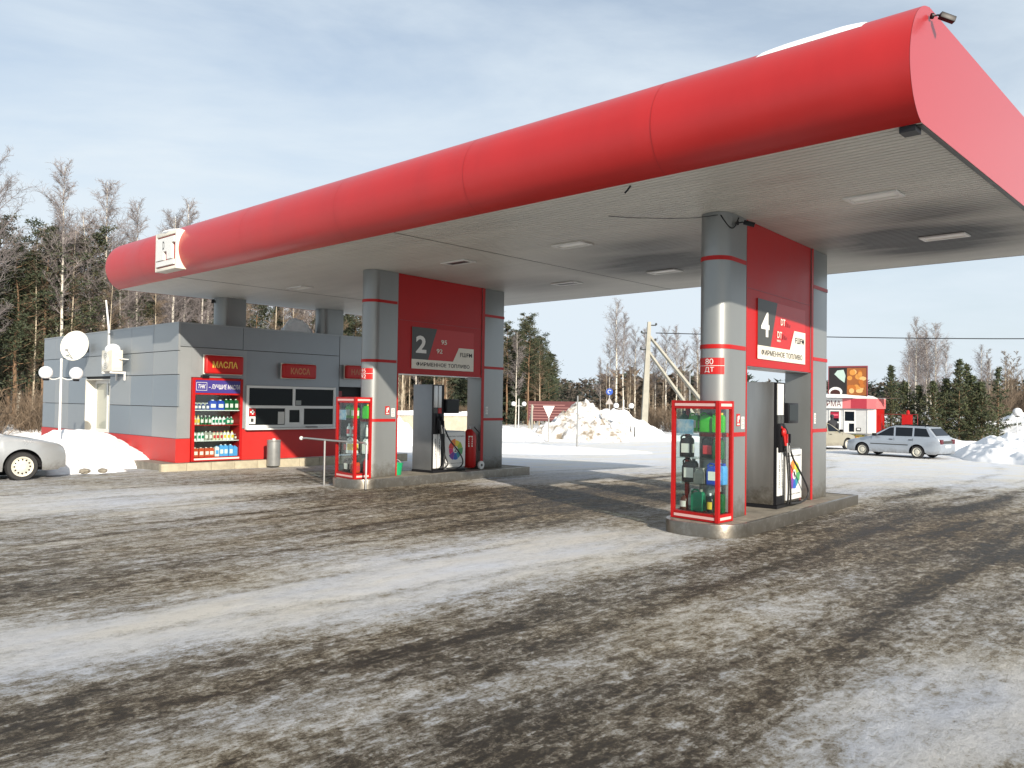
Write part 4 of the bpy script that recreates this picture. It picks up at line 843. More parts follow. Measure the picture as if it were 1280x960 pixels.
# recessed side window
rv = MB().box(KX + 0.001, KX + 0.33, wy1 - 0.03, wy1 - 0.001, wz0, wz1 + 0.02).box(KX + 0.001, KX + 0.33, wy0 + 0.001, wy0 + 0.03, wz0, wz1 + 0.02).box(KX + 0.001, KX + 0.33, wy0 + 0.031, wy1 - 0.031, wz1, wz1 + 0.02).box(KX - 0.03, KX + 0.33, wy0 + 0.031, wy1 - 0.031, wz0 - 0.02, wz0 + 0.01)
rv.build('window_reveal', CREAM, kiosk)
fx = KX + 0.26
wf = MB().box(fx, fx + 0.05, wy0 + 0.032, wy0 + 0.11, wz0 + 0.012, wz1 - 0.002).box(fx, fx + 0.05, wy1 - 0.11, wy1 - 0.032, wz0 + 0.012, wz1 - 0.002).box(fx, fx + 0.05, wy0 + 0.111, wy1 - 0.111, wz1 - 0.09, wz1 - 0.002).box(fx, fx + 0.05, wy0 + 0.111, wy1 - 0.111, wz0 + 0.012, wz0 + 0.10).box(fx, fx + 0.05, 23.9, 23.97, wz0 + 0.101, wz1 - 0.091).build('side_window', WHITE, kiosk)
MB().box(fx + 0.02, fx + 0.03, wy0 + 0.112, 23.899, wz0 + 0.102, wz1 - 0.092).box(fx + 0.02, fx + 0.03, 23.971, wy1 - 0.112, wz0 + 0.102, wz1 - 0.092).build('pane', mat('side_window_blind', (0.36, 0.38, 0.33), 0.12), wf)
# counter window
cw = thing('placeholder', None, None); bpy.data.objects.remove(cw)
A = (10.49, 13.16, 0.89, 1.985)
f = MB()
f.box(A[0], A[0] + 0.07, KY - 0.03, KY + 0.04, A[2], A[3]).box(A[1] - 0.07, A[1], KY - 0.03, KY + 0.04, A[2], A[3]).box(A[0] + 0.071, A[1] - 0.071, KY - 0.03, KY + 0.04, A[3] - 0.06, A[3]).box(A[0] + 0.071, A[1] - 0.071, KY - 0.028, KY + 0.04, 1.41, 1.48).box(A[0] + 0.071, A[1] - 0.071, KY - 0.028, KY + 0.04, A[2] + 0.02, A[2] + 0.09)
f.box(11.82, 11.89, KY - 0.029, KY + 0.04, 1.481, A[3] - 0.061).box(11.60, 11.68, KY - 0.029, KY + 0.04, 0.981, 1.409).box(12.08, 12.16, KY - 0.029, KY + 0.04, 0.981, 1.409)
f.box(11.681, 12.079, KY - 0.029, KY + 0.04, 0.981, 1.04).box(11.681, 11.72, KY - 0.029, KY + 0.04, 1.041, 1.409).box(12.04, 12.079, KY - 0.029, KY + 0.04, 1.041, 1.409).box(11.721, 12.039, KY - 0.029, KY + 0.04, 1.37, 1.409)
fo = f.build('counter_window', mat('grey_white_frame', (0.66, 0.67, 0.65), 0.45), kiosk)
p = MB()
for x0_, x1_, z0_, z1_ in ((A[0] + .071, 11.819, 1.481, A[3] - .061), (11.891, A[1] - .071, 1.481, A[3] - .061), (A[0] + .071, 11.599, .981, 1.409), (12.161, A[1] - .071, .981, 1.409), (11.721, 12.039, 1.041, 1.369)):
    p.box(x0_, x1_, KY + 0.0, KY + 0.01, z0_, z1_)
p.build('pane', DGLASS, fo)
MB().box(A[0] - 0.04, A[1] + 0.02, KY - 0.16, KY - 0.021, A[2] - 0.03, A[2] + 0.015).build('sill', WHITE, fo, bevel=0.01)
MB().box(12.20, 12.50, KY - 0.18, KY - 0.05, A[2] + 0.016, A[2] + 0.04).build('coin_tray', CHAR, fo)
n_ = MB().box(A[0] + .08, A[0] + .25, KY - 0.036, KY - 0.030, 1.22, 1.40).build('notice', RED_PLASTIC, fo)
MB().box(A[0] + .10, A[0] + .22, KY - 0.038, KY - 0.0365, 1.29, 1.33).box(A[0] + .15, A[0] + .19, KY - 0.038, KY - 0.0365, 1.25, 1.37).build('pictogram', WHITE, n_)
MB().box(A[0] + .08, A[0] + .25, KY - 0.036, KY - 0.030, 1.01, 1.20).build('notice', WHITE, fo)
MB().box(A[0] + .12, A[0] + .20, KY - 0.038, KY - 0.0365, 1.06, 1.15).build('pictogram', CHAR, fo)
MB().box(11.40, 11.585, KY - 0.012, KY - 0.003, 1.0, 1.32).build('notice', mat('paper_notice', (0.55, 0.55, 0.52), 0.6), fo)
MB().box(11.92, 12.08, KY - 0.012, KY - 0.003, 1.50, 1.62).build('notice', mat('paper_notice_small', (0.30, 0.32, 0.31), 0.6), fo)
# dark doorway beyond the counter window
d = MB().box(13.30, 14.34, KY + 0.3, KY + 0.35, 0.12, 2.02).build('doorway', BLACK, kiosk)
MB().box(13.40, 13.52, KY + 0.2, KY + 0.29, 0.2, 1.9).box(13.6, 14.3, KY + 0.2, KY + 0.29, 1.5, 1.75).build('dark_red_interior', DARK_RED, d)
# apron of concrete and pale kerb in front
ap = MB().box(KX - 0.42, KX2 + 0.5, KY - 0.36, KY - 0.021, -0.1, 0.105).box(KX - 0.42, KX - 0.021, KY - 0.019, KY2, -0.1, 0.105)
ap.build('apron', CONC, kiosk)
kb = MB(); x = KX - 0.56
while x < KX2 + 0.5: kb.box(x + 0.004, x + 0.596, KY - 0.50, KY - 0.362, -0.1, 0.125); x += 0.6
kb.build('kerb', KERB, kiosk, bevel=0.012)

# canopy posts rising behind the parapet
def roof_post(label, x0, x1, y0, y1):
    t = thing('canopy_post', label, 'column', ((x0 + x1) / 2, (y0 + y1) / 2, 0)); a, b_ = (x1 - x0) / 2, (y1 - y0) / 2
    MB().prism([(px - 0, py) for px, py in nose(-a, a, 2 * b_, y0=-b_)], 3.18, SOF - 0.003).build('shaft', SILVER, t, smooth=30)
roof_post('dark grey canopy post standing on the kiosk roof, near its corner', 9.90, 10.62, 19.35, 19.85)
roof_post('dark grey canopy post standing on the kiosk roof, by the snow heap', 12.9, 13.62, 19.35, 19.85)
heap('roof_snow_lump', 'lump of snow on the kiosk roof between the two canopy posts', 'snow', 0, 0, 1.0, 0.5, 0.5, 0, SNOW, 9, 0.25, base=3.42, xy=(12.35, 19.75), power=0.5, n=40, skirt=-0.06)
camera_unit('small black camera on the soffit above the kiosk corner', (9.95, 19.8, 4.12), R(-120), 0.4, 0.6)

def sign_box(label, x0, x1, z0, z1, s, letters, tw, th):
    t = thing('kiosk_sign', label, 'sign', (x0, KY, z0)); w, h = x1 - x0, z1 - z0
    MB().box(0, w, -0.19, -0.06, 0, h).build('box', RED_PLASTIC, t, bevel=0.05, seg=3)
    MB().box(-0.015, w + 0.015, -0.075, -0.055, -0.015, h + 0.015).build('rim', CREAM, t, bevel=0.01)
    MB().box(0.15, 0.25, -0.06, -0.001, 0.1, h - 0.1).box(w - 0.25, w - 0.15, -0.06, -0.001, 0.1, h - 0.1).build('bracket', CHAR, t)
    q = MB(); add_text(q, s, (w * (1 - tw) / 2, -0.192, h * (1 - th) / 2), (1, 0, 0), (0, 0, 1), w * tw, h * th, 0.025); q.build('lettering', letters, t)
    return t
sign_box('red box sign reading МАСЛА above the oil display', 9.32, 10.31, 2.24, 2.69, 'МАСЛА', YEL, 0.66, 0.36)
sign_box('red box sign reading КАССА above the counter window', 11.43, 12.43, 2.20, 2.58, 'КАССА', mat('dull_orange_letters', (0.50, 0.22, 0.08), 0.5), 0.58, 0.45)
sign_box('red box sign reading НАПИТКИ half hidden by the kiosk side pump column', 13.40, 14.62, 2.25, 2.62, 'НАПИТКИ', mat('dull_red_orange_letters', (0.40, 0.14, 0.06), 0.5), 0.75, 0.42)
MB().box(9.28, 9.45, KY - 0.12, KY - 0.004, 2.135, 2.20).build('alarm_box', BLACK); tag(bpy.data.objects['alarm_box'], 'small black box between the oil display and its red sign', 'alarm box')

# oil display built into the front wall
oc = thing('oil_display', 'red framed wall display of oils with blue header by the kiosk corner', 'display case', (0, 0, 0))
a, b_, z0, z1 = 9.06, 10.365, 0.125, 2.135; yf = KY - 0.07; yb = KY + 0.45
f = MB().box(a, a + 0.07, yf, yb, z0, z1).box(b_ - 0.07, b_, yf, yb, z0, z1).box(a + 0.071, b_ - 0.071, yf, yb, z1 - 0.05, z1).box(a + 0.071, b_ - 0.071, yf, yb, z0, z0 + 0.09).box(a + 0.071, b_ - 0.071, yf + 0.002, yf + 0.05, 1.73, 1.77)
f.build('frame', RED, oc)
MB().box(a + 0.071, b_ - 0.071, yf - 0.012, yf + 0.0, z0 + 0.03, z0 + 0.07).build('sill_strip', CREAM, oc)
MB().box(a + 0.071, b_ - 0.071, yb - 0.02, yb, z0 + 0.091, z1 - 0.051).build('back_panel', mat('case_back', (0.40, 0.40, 0.36), 0.5), oc)
hd = MB().box(a + 0.072, b_ - 0.072, yf + 0.004, yf + 0.05, 1.775, z1 - 0.055).build('header', mat('violet_blue_header', (0.045, 0.035, 0.20), 0.4), oc)
q = MB(); add_text(q, '– ЛУЧШИЕ МАСЛА', (a + 0.40, yf + 0.001, 1.87), (1, 0, 0), (0, 0, 1), 0.82, 0.115, 0.008, slant=0.12); add_text(q, 'ТНК', (a + 0.12, yf + 0.001, 1.88), (1, 0, 0), (0, 0, 1), 0.19, 0.10, 0.01, slant=0.2)
for s0, s1, s2, s3 in ((a + .09, a + .36, 1.83, 1.838), (a + .09, a + .36, 2.02, 2.028), (a + .09, a + .098, 1.838, 2.02), (a + .352, a + .36, 1.838, 2.02)): q.quad((s0, yf + .001, s2), (s1, yf + .001, s2), (s1, yf + .001, s3), (s0, yf + .001, s3))
q.build('lettering', WHITE, hd)
ROWZ = (0.22, 0.62, 1.00, 1.36)
for i, z in enumerate(ROWZ[1:]):
    MB().box(a + 0.071, b_ - 0.071, yf + 0.03, yb - 0.021, z - 0.02, z).build('shelf', (WHITE, RED, WHITE)[i], oc)
GRP = 'bottles and packs on the shelves of the kiosk oil display'
def small_pack(label, w, h, body, labm, jug):
    t = thing('oil_pack', label, 'bottle', group=GRP)
    b = MB()
    if jug:
        b.box(-w / 2, w / 2, -0.05, 0.05, 0, h * 0.8); b.add([(-w / 2, -0.05, h * .8), (w / 2, -0.05, h * .8), (w / 2, 0.05, h * .8), (-w / 2, 0.05, h * .8), (-w / 4, -0.03, h * .93), (w / 4, -0.03, h * .93), (w / 4, 0.03, h * .93), (-w / 4, 0.03, h * .93)], [(0, 1, 5, 4), (1, 2, 6, 5), (2, 3, 7, 6), (3, 0, 4, 7), (4, 5, 6, 7)])
    else: b.lathe([(w / 2, 0), (w / 2, h * .66), (w * .2, h * .85), (w * .2, h * .9)], (0, 0, 0), 12)
    b.build('body', body, t, smooth=40)
    MB().lathe([(w * 0.2, h * 0.9), (w * 0.2, h)], (0, 0, 0), 10).build('cap', labm if labm is not LABW else BW, t, smooth=40)
    yy = -0.053 if jug else -w / 2 - 0.002
    MB().box(-w * 0.34, w * 0.34, yy, yy + 0.02 if not jug else yy + 0.002, h * 0.22, h * 0.58).build('label', labm, t)
    return t
def shelf_run(spec, z):
    x = a + 0.10; proto = {}
    for (label, n_, w, h, body, labm, jug) in spec:
        p0 = small_pack(label, w, h, body, labm, jug)
        for i in range(n_):
            o = p0 if i == 0 else copy_tree(p0)
            o.location = (x + w / 2, yf + 0.13 + random.uniform(-0.01, 0.03), z + 0.001); o.rotation_euler = (0, 0, random.uniform(-0.12, 0.12)); x += w + 0.012
shelf_run([('small navy oil bottle with white label on the top kiosk shelf', 4, 0.085, 0.17, BNV, LABW, False), ('blue oil jug with pale label on the top kiosk shelf', 2, 0.18, 0.25, BBLUE, LABW, True), ('green oil jug with white label on the top kiosk shelf', 3, 0.115, 0.27, BDG, LABW, True)], ROWZ[3])
shelf_run([('cream bottle with yellow label on the second kiosk shelf', 2, 0.075, 0.22, BCREAM, LABY, False), ('dark green slim bottle on the second kiosk shelf', 3, 0.08, 0.22, BDG, LABW, False), ('white rounded bottle with dark label on the second kiosk shelf', 4, 0.085, 0.21, BW, BTEAL, False), ('teal green bottle on the second kiosk shelf', 2, 0.09, 0.19, BTEAL, LABW, False)], ROWZ[2])
shelf_run([('pale bottle with green label on the third kiosk shelf', 3, 0.085, 0.21, BW, BTEAL, False), ('grey bottle with white label on the third kiosk shelf', 2, 0.085, 0.22, BGREY, LABW, False), ('cream bottle with red label on the third kiosk shelf', 3, 0.08, 0.21, BCREAM, LABR, False), ('white bottle with yellow label on the third kiosk shelf', 3, 0.085, 0.22, BW, LABY, False), ('short brown bottle at the right end of the third kiosk shelf', 1, 0.07, 0.14, BBROWN, LABW, False)], ROWZ[1])
shelf_run([('orange red carton with pale print on the bottom kiosk shelf', 4, 0.125, 0.23, BOR, LABW, True), ('white and blue washer fluid bottle on the bottom kiosk shelf', 1, 0.10, 0.26, BW, BLB, True), ('blue washer fluid bottle with white label on the bottom kiosk shelf', 3, 0.11, 0.29, BLB, LABW, True), ('plain light blue canister on the bottom kiosk shelf', 1, 0.11, 0.25, BLB, BLB, True)], ROWZ[0])
MB().box(a + 0.071, b_ - 0.071, yf + 0.006, yf + 0.012, z0 + 0.091, 1.729).build('glass_door', GLASS, oc)

# bin, dish, air conditioner, mast, lamp
t = thing('litter_bin', 'grey steel cylinder bin in front of the red kiosk plinth', 'bin', (10.93, 18.40, 0.0))
MB().lathe([(0.16, -0.02), (0.165, 0.0), (0.165, 0.60)], (0, 0, 0), 24).build('drum', mat('bin_grey', (0.28, 0.29, 0.29), 0.45, 0.5, 0.1, 4), t, smooth=40)
MB().lathe([(0.168, 0.58), (0.172, 0.60), (0.172, 0.625), (0.15, 0.625), (0.15, 0.5)], (0, 0, 0), 24).build('rim', ALU, t, smooth=40)
MB().box(-0.03, 0.03, -0.02, 0.02, 0.60, 0.66).build('lid_tab', WHITE, t)

t = thing('satellite_dish', 'large white satellite dish on the kiosk side wall', 'satellite dish', (8.28, 24.45, 3.05))
t.scale = (0.84, 0.84, 0.84)
nrm = Vector((-0.80, -0.58, 0.16)).normalized(); qd = Vector((0, 0, 1)).rotation_difference(nrm)
d = MB().lathe([(0.01, -0.10), (0.2, -0.085), (0.36, -0.045), (0.50, 0.02), (0.505, 0.03), (0.49, 0.03), (0.36, -0.03), (0.2, -0.068), (0.01, -0.085)], (0, 0, 0), 32)
d.xf(lambda p_: qd @ Vector(p_)); d.build('reflector', mat('dish_white', (0.66, 0.65, 0.58), 0.45), t, smooth=50)
a_ = MB(); e0 = qd @ Vector((0, 0, 0.42)); lowp = Vector((nrm.x * 0.05, nrm.y * 0.05, -0.49)); a_.tube([lowp, e0 + Vector((0, 0, -0.22))], 0.014, 6); a_.box(e0.x - .04, e0.x + .04, e0.y - .03, e0.y + .03, e0.z - .27, e0.z - .2); a_.build('feed_arm', ALU, t)
MB().tube([(0.08, 0.03, -0.1), (0.42, 0.1, -0.05)], 0.03, 8).box(0.40, 0.438, 0.0, 0.2, -0.2, 0.1).build('wall_mount', CHAR, t)

t = thing('air_conditioner', 'white outdoor air conditioner with snow cap on the kiosk side wall', 'air conditioner', (8.33, 21.95, 2.31))
t.scale = (0.9, 0.9, 0.92)
MB().box(0, 0.30, 0, 0.78, 0, 0.60).build('casing', mat('ac_cream', (0.60, 0.57, 0.48), 0.45, 0, 0.08, 5), t, bevel=0.02)
fn = MB().lathe([(0.23, -0.012), (0.24, 0.0)], (-0.002, 0.46, 0.30), 26, 'x').build('fan_grille', mat('ac_grille', (0.33, 0.33, 0.30), 0.5), t, smooth=40)
rg = MB()
for r_ in (0.06, 0.12, 0.18, 0.235): rg.tube([(-0.018, 0.46 + r_ * math.cos(R(q_)), 0.30 + r_ * math.sin(R(q_))) for q_ in range(0, 361, 20)], 0.006, 5)
rg.build('wire_guard', WHITE, fn)
MB().box(0.05, 0.25, -0.008, -0.001, 0.42, 0.55).box(0.05, 0.25, -0.008, -0.001, 0.08, 0.25).build('side_cover', mat('ac_side', (0.62, 0.58, 0.46), 0.5), t)
MB().box(-0.02, 0.42, 0.06, 0.10, -0.06, -0.005).box(-0.02, 0.42, 0.66, 0.70, -0.06, -0.005).box(0.37, 0.41, 0.06, 0.10, -0.25, -0.061).box(0.37, 0.41, 0.66, 0.70, -0.25, -0.061).build('bracket', WHITE, t)
MB().tube([(0.2, -0.005, 0.35), (0.2, -0.08, 0.35), (0.42, -0.10, 0.34)], 0.015, 6).build('pipe', WHITE, t)
MB().sphere((0.16, 0.40, 0.61), 0.4, 14, 8, (0.45, 0.95, 0.45)).build('snow_cap', SNOW, t, smooth=60)
t = thing('antenna_mast', 'thin white pole rising above the kiosk side wall', 'antenna', (8.66, 23.05, 2.95))
MB().tube([(0, 0, 0), (0.0, 0.03, 0.5), (-0.01, 0.26, 1.32)], [0.035, 0.03, 0.022], 8).build('pole', WHITE, t, smooth=50)
MB().lathe([(0.04, 0.36), (0.04, 0.42)], (0, 0.02, 0), 10).box(0, 0.07, -0.02, 0.02, 0.05, 0.1).build('clamp', ALU, t)

def globe_lamp(label, az, d, pole_top, globes=2, base=None, gr=0.145, spread=0.31, rz=None, grp='white globe lamps on posts'):
    x, y = polar(az, d); z = gz(x, y) if base is None else base
    t = thing('globe_lamp', label, 'street lamp', (x, y, z), (R(az - 90) if rz is None else rz), grp); hgt = pole_top - z
    MB().tube([(0, 0, -0.1), (0, 0, hgt)], [0.035, 0.026], 8).sphere((0, 0, hgt), 0.035, 8, 6).build('post', WHITE, t, smooth=50)
    for s in ((-1, 1) if globes == 2 else (0,)):
        gx_ = s * spread; gz_ = hgt - 0.32 if globes == 2 else hgt + gr
        if s:
            MB().tube([(0, 0, hgt - 0.42)] + [(s * spread * q_ / 5, 0, hgt - 0.42 - 0.10 * math.sin(math.pi * q_ / 5) * 0.6) for q_ in range(1, 6)] + [(gx_, 0, gz_ - gr)], 0.014, 6).build('arm', WHITE, t, smooth=60)
        l_ = MB().sphere((gx_, 0, gz_), gr, 18, 12).build('globe', GLOBE, t, smooth=70)
        MB().lathe([(gr * 0.5, 0), (gr * 0.42, -0.05)], (gx_, 0, gz_ - gr * 0.9), 12).build('collar', BLACK, l_)
    return t
globe_lamp('double globe lamp beside the kiosk side wall, left of the picture', 72.0, 22.5, 2.52, 2, gr=0.155, spread=0.32)
globe_lamp('double globe lamp beside the big snow heap', 35.36, 48, 1.89, 2, gr=0.16, spread=0.44)
globe_lamp('double globe lamp in front of the far pine wood', 42.65, 56, 1.9, 2, gr=0.16, spread=0.36)
globe_lamp('single globe lamp on the snowbank at the right edge', 11.45, 58, 1.27, 1, gr=0.26)

# ------------------------------------------------------------------ snow heaps and banks
heap('snow_pile', 'white ploughed snow pile between the parked car and the kiosk plinth', 'snow pile', 72.2, 23.2, 5.6, 4.0, 1.0, R(-20), SNOW, 2, 0.25, power=0.75)
heap('snow_pile', 'low tail of white snow ending at the kiosk kerb', 'snow pile', 71.4, 20.8, 2.3, 1.5, 0.40, R(-14), SNOW, 31, 0.3, power=0.8)
heap('dirty_snow_pile', 'tall brown and white heap of ploughed snow before the red board', 'snow pile', 38.1, 50, 6.6, 5.0, 2.0, R(-50), SNOW_DIRT, 5, 0.55, 0.19, power=0.7)
heap('snow_pile', 'tall clean white snow heap beside the utility pole', 'snow pile', 36.3, 53, 8.0, 5.0, 1.85, R(-50), SNOW_ROAD, 17, 0.4, 0.06, power=0.7)
heap('snow_bank', None, None, 42.3, 49, 9, 4, 0.6, R(-50), SNOW_DIRT, 25, 0.5, 0.0, kind='structure')
heap('snow_bank', None, None, 33.0, 52, 12, 3, 0.35, R(-55), SNOW_ROAD, 26, 0.5, 0.0, kind='structure')
heap('snow_bank', None, None, 43.5, 37, 13, 9, 0.35, R(-40), SNOW, 27, 0.2, 0.0, kind='structure')
heap('snow_bank', 'broken white snowbank behind the estate car at the right', 'snow bank', 10.9, 44, 12, 6.5, 1.25, R(20), SNOW_ROAD, 33, 0.5, -0.02, power=0.8)
heap('snow_bank', None, None, 15.5, 50, 16, 4, 0.65, R(-72), SNOW_ROAD, 35, 0.4, -0.02, kind='structure')
heap('snow_bank', None, None, 9.6, 64, 16, 8, 2.4, R(-75), SNOW, 36, 0.3, -0.02, kind='structure')
for k, (az, d, L, h) in enumerate(((78, 48, 24, 0.95), (70, 46, 18, 0.8), (61, 50, 20, 0.9), (54, 55, 16, 1.1), (48, 60, 16, 1.0))):
    heap('snow_bank', None, None, az, d, L, 7, h, R(az - 90), SNOW_ROAD, 40 + k, 0.4, 0.0, kind='structure')
t = heap('snow_topped_mound', 'heap of snow and earth seen through the kiosk side pump portal', 'snow pile', 52.0, 40, 4.5, 3.0, 1.5, R(-40), SNOW_DIRT, 51, 0.5, 0.06)
# low snow-capped concrete wall seen through the kiosk side pump portal
wx, wy = polar(47.9, 44)
t = thing('concrete_parapet', 'low pale concrete wall with snow on top behind kiosk side pump', 'wall', (wx, wy, gz(wx, wy)), R(-42))
MB().box(-4.2, 2.2, -0.2, 0.2, 0.35, 1.45).box(-4.2, -3.8, -0.19, 0.19, -0.2, 0.36).box(1.8, 2.2, -0.19, 0.19, -0.2, 0.36).box(-1.2, -0.8, -0.19, 0.19, -0.2, 0.36).build('beam', mat('pale_concrete', (0.40, 0.37, 0.29), 0.85, 0, 0.2, 3), t)
sn = MB(); k = 40
for i in range(k):
    x0_ = -4.25 + 6.5 * i / k; hh = 0.16 + 0.22 * float(vnoise(np.array(i * 0.37), np.array(0.5), 4))
    sn.box(x0_, x0_ + 6.5 / k + 0.01, -0.28, 0.28, 1.452, 1.46 + hh)
sn.build('snow_cap', SNOW, t, bevel=0.03)

# stones at the foot of the left pile
for i, (x, y, s_) in enumerate(((6.5, 18.45, 0.10), (6.85, 18.4, 0.085))):
    o = MB().sphere((0, 0, 0.06), s_, 10, 7, (1.2, 0.9, 0.6)); rr = random.Random(i); o.xf(lambda p_: (p_[0] + rr.uniform(-.02, .02), p_[1] + rr.uniform(-.02, .02), p_[2])); o = o.build('ice_lump', CONC, None, loc=(x, y, 0)); tag(o, ('grey ice lump right in front of the parked car bumper', 'grey ice lump farther from the bumper, against the snow pile')[i], 'ice lump')

# ------------------------------------------------------------------ utility pole, wires, road signs
POLE = mat('pale_concrete_pole', (0.32, 0.31, 0.265), 0.8, 0, 0.15, 2)
px, py, pz = 54.0, 36.4, -0.55
t = thing('utility_pole', 'leaning pale concrete utility pole with two struts behind the pump island', 'utility pole', (px, py, pz))
top = Vector((0.55, -0.05, 8.75)); side = Vector((math.sin(R(33)), -math.cos(R(33)), 0))
MB().tube([(0, 0, -0.3), tuple(top * 0.5), tuple(top)], [0.36, 0.29, 0.18], 4).build('shaft', POLE, t)
MB().tube([tuple(top * 0.88), tuple(side * 6.6 + Vector((0, 0, -0.2)))], [0.13, 0.19], 4).build('strut', POLE, t)
MB().tube([tuple(top * 0.74), tuple(side * 5.0 + Vector((0, 0, -0.2)))], [0.12, 0.18], 4).build('strut', POLE, t)
for hz_ in (0.97, 0.90, 0.83, 0.75):
    c_ = top * hz_; s = 1 if hz_ in (0.97, 0.83) else -1
    MB().tube([tuple(c_), tuple(c_ + side * 0.55 * s)], 0.05, 6).lathe([(0.07, 0), (0.09, 0.1), (0.05, 0.18)], tuple(c_ + side * 0.55 * s), 8).build('insulator', CHAR, t)
wa = MB(); s0 = Vector((px, py, pz)) + top * 0.90 + side * 0.55
e0 = Vector((82.0, -12.0, 7.3))
wa.tube([tuple(s0.lerp(e0, i / 16) - Vector((0, 0, 0.55 * math.sin(math.pi * i / 16)))) for i in range(17)], 0.035, 5)
tag(wa.build('overhead_wire', BLACK), 'black overhead wire running right from the pole top across the sky', 'wire')

def road_post(x, y, h, r=0.04): pass
x, y = polar(40.55, 47); z0_ = gz(x, y); rz = R(40.55 - 90)
t = thing('yield_sign', 'white inverted triangle sign seen from behind the snow heap', 'road sign', (x, y, z0_), rz)
MB().tube([(0, 0, -0.2), (0, 0, 1.9)], 0.04, 8).build('post', ALU, t)
MB().add([(-0.33, -0.05, 2.05), (0.33, -0.05, 2.05), (0, -0.05, 1.35), (-0.33, -0.03, 2.05), (0.33, -0.03, 2.05), (0, -0.03, 1.35)], [(0, 1, 2), (5, 4, 3), (0, 3, 4, 1), (1, 4, 5, 2), (2, 5, 3, 0)]).build('plate', WHITE, t)
x, y = polar(40.0, 60); z0_ = gz(x, y)
t = thing('red_board', 'dark red slatted board with pale lines behind the dirty snow heap', 'board', (x, y, z0_), R(39.7 - 90))
MB().box(-2.1, 2.1, 0, 0.08, 0.9, 2.35).build('panel', mat('maroon_board', (0.085, 0.016, 0.018), 0.6), t)
q = MB()
for k in range(6): q.box(-2.0, -2.0 + (3.6, 2.8, 3.9, 3.2, 3.7, 2.6)[k], -0.012, -0.001, 1.05 + k * 0.2, 1.10 + k * 0.2)
q.build('pale_lines', mat('dull_pink', (0.28, 0.13, 0.12), 0.6), t)
MB().box(-1.8, -1.7, 0.081, 0.18, -0.2, 2.3).box(1.7, 1.8, 0.081, 0.18, -0.2, 2.3).build('post', CHAR, t)
x, y = polar(36.35, 66); z0_ = gz(x, y)
t = thing('roundabout_sign', 'round blue road sign with white arrow mark above the snow heap', 'road sign', (x, y, z0_), R(36.35 - 90))
MB().tube([(0, 0.04, -0.2), (0, 0.04, 3.4)], 0.05, 8).build('post', ALU, t)
d_ = MB().lathe([(0.27, 0), (0.27, 0.03)], (0, -0.02, 3.2), 24, 'y').build('disc', mat('sign_blue', (0.02, 0.08, 0.40), 0.4), t, smooth=40)
MB().tube([(0.13 * math.cos(R(q_)), -0.03, 3.2 + 0.13 * math.sin(R(q_))) for q_ in range(30, 290, 20)], 0.03, 5).build('arrow_mark', WHITE, d_)
MB().add([(-0.32, -0.03, 2.2), (0.32, -0.03, 2.2), (0, -0.03, 2.75), (-0.32, -0.01, 2.2), (0.32, -0.01, 2.2), (0, -0.01, 2.75)], [(0, 1, 2), (5, 4, 3), (0, 3, 4, 1), (1, 4, 5, 2), (2, 5, 3, 0)]).build('warning_plate', mat('sign_grey', (0.35, 0.33, 0.32), 0.5), t)
x, y = polar(50.55, 41); z0_ = gz(x, y)
t = thing('round_road_sign', 'plain grey back of a round road sign beside the kiosk side pump column', 'road sign', (x, y, z0_), R(50.5 - 90))
MB().tube([(0, 0.05, -0.2), (0, 0.05, 1.1)], 0.035, 8).build('post', ALU, t)
MB().lathe([(0.25, 0), (0.25, 0.02)], (0, 0, 0.90), 24, 'y').build('disc', mat('sign_back', (0.80, 0.80, 0.78), 0.5, 0, 0.1, 6), t, smooth=40)
for i, (az, d, h, lean) in enumerate(((42.05, 58, 2.0, 0.6), (41.72, 58, 2.1, 0.0))):
    x, y = polar(az, d); o = MB().tube([(0, 0, -0.1), (lean, 0, h)], 0.07, 6).build('stake', POLE, None, loc=(x, y, gz(x, y))); tag(o, ('leaning pale stake left of the yield sign', 'upright pale stake left of the yield sign')[i], 'stake')
for i, (az, d, h) in enumerate(((38.55, 41.5, 2.6), (34.85, 50, 0.9), (34.6, 50, 0.85), (30.9, 75, 5.3))):
    x, y = polar(az, d); o = MB().tube([(0, 0, -0.2), (0, 0, h)], [0.05, 0.035] if i < 3 else [0.1, 0.07], 8).build('thin_post', CHAR if i in (1, 2) else ALU, None, loc=(x, y, gz(x, y))); tag(o, ('thin grey post in front of the dirty snow heap', 'short dark post left of the utility pole foot, first of two', 'short dark post nearest the utility pole foot', 'slim grey lamp standard among the birches right of the pole')[i], 'post')

# ------------------------------------------------------------------ vehicles
PAINT_S = mat('silver_car_paint', (0.41, 0.43, 0.445), 0.32, 0.55, 0.05, 2, coat=0.7)
PAINT_B = mat('silver_blue_car_paint', (0.38, 0.42, 0.47), 0.32, 0.45, 0.05, 2, coat=0.7)
PAINT_C = mat('beige_silver_paint', (0.36, 0.335, 0.26), 0.35, 0.4, 0.06, 2, coat=0.6)
for p_ in (PAINT_S, PAINT_B, PAINT_C): splash(p_, 0.62, (0.17, 0.15, 0.125), 0.7)
CARGL = mat('car_glass', (0.008, 0.011, 0.016), 0.06, spec=0.25)
TYRE = mat('tyre', (0.02, 0.02, 0.021), 0.75, 0, 0.3, 12)
RIM = mat('steel_rim', (0.58, 0.56, 0.48), 0.45, 0.1)
LAMPR = mat('tail_lamp_red', (0.09, 0.006, 0.01), 0.2); LAMPW = mat('head_lamp', (0.55, 0.57, 0.58), 0.12)
def interp(tab, x):
    for (a, va), (b, vb) in zip(tab, tab[1:]):
        if x <= b: 
            q = 0 if b == a else (x - a) / (b - a); return va + (vb - va) * max(0, min(1, q))
    return tab[-1][1]
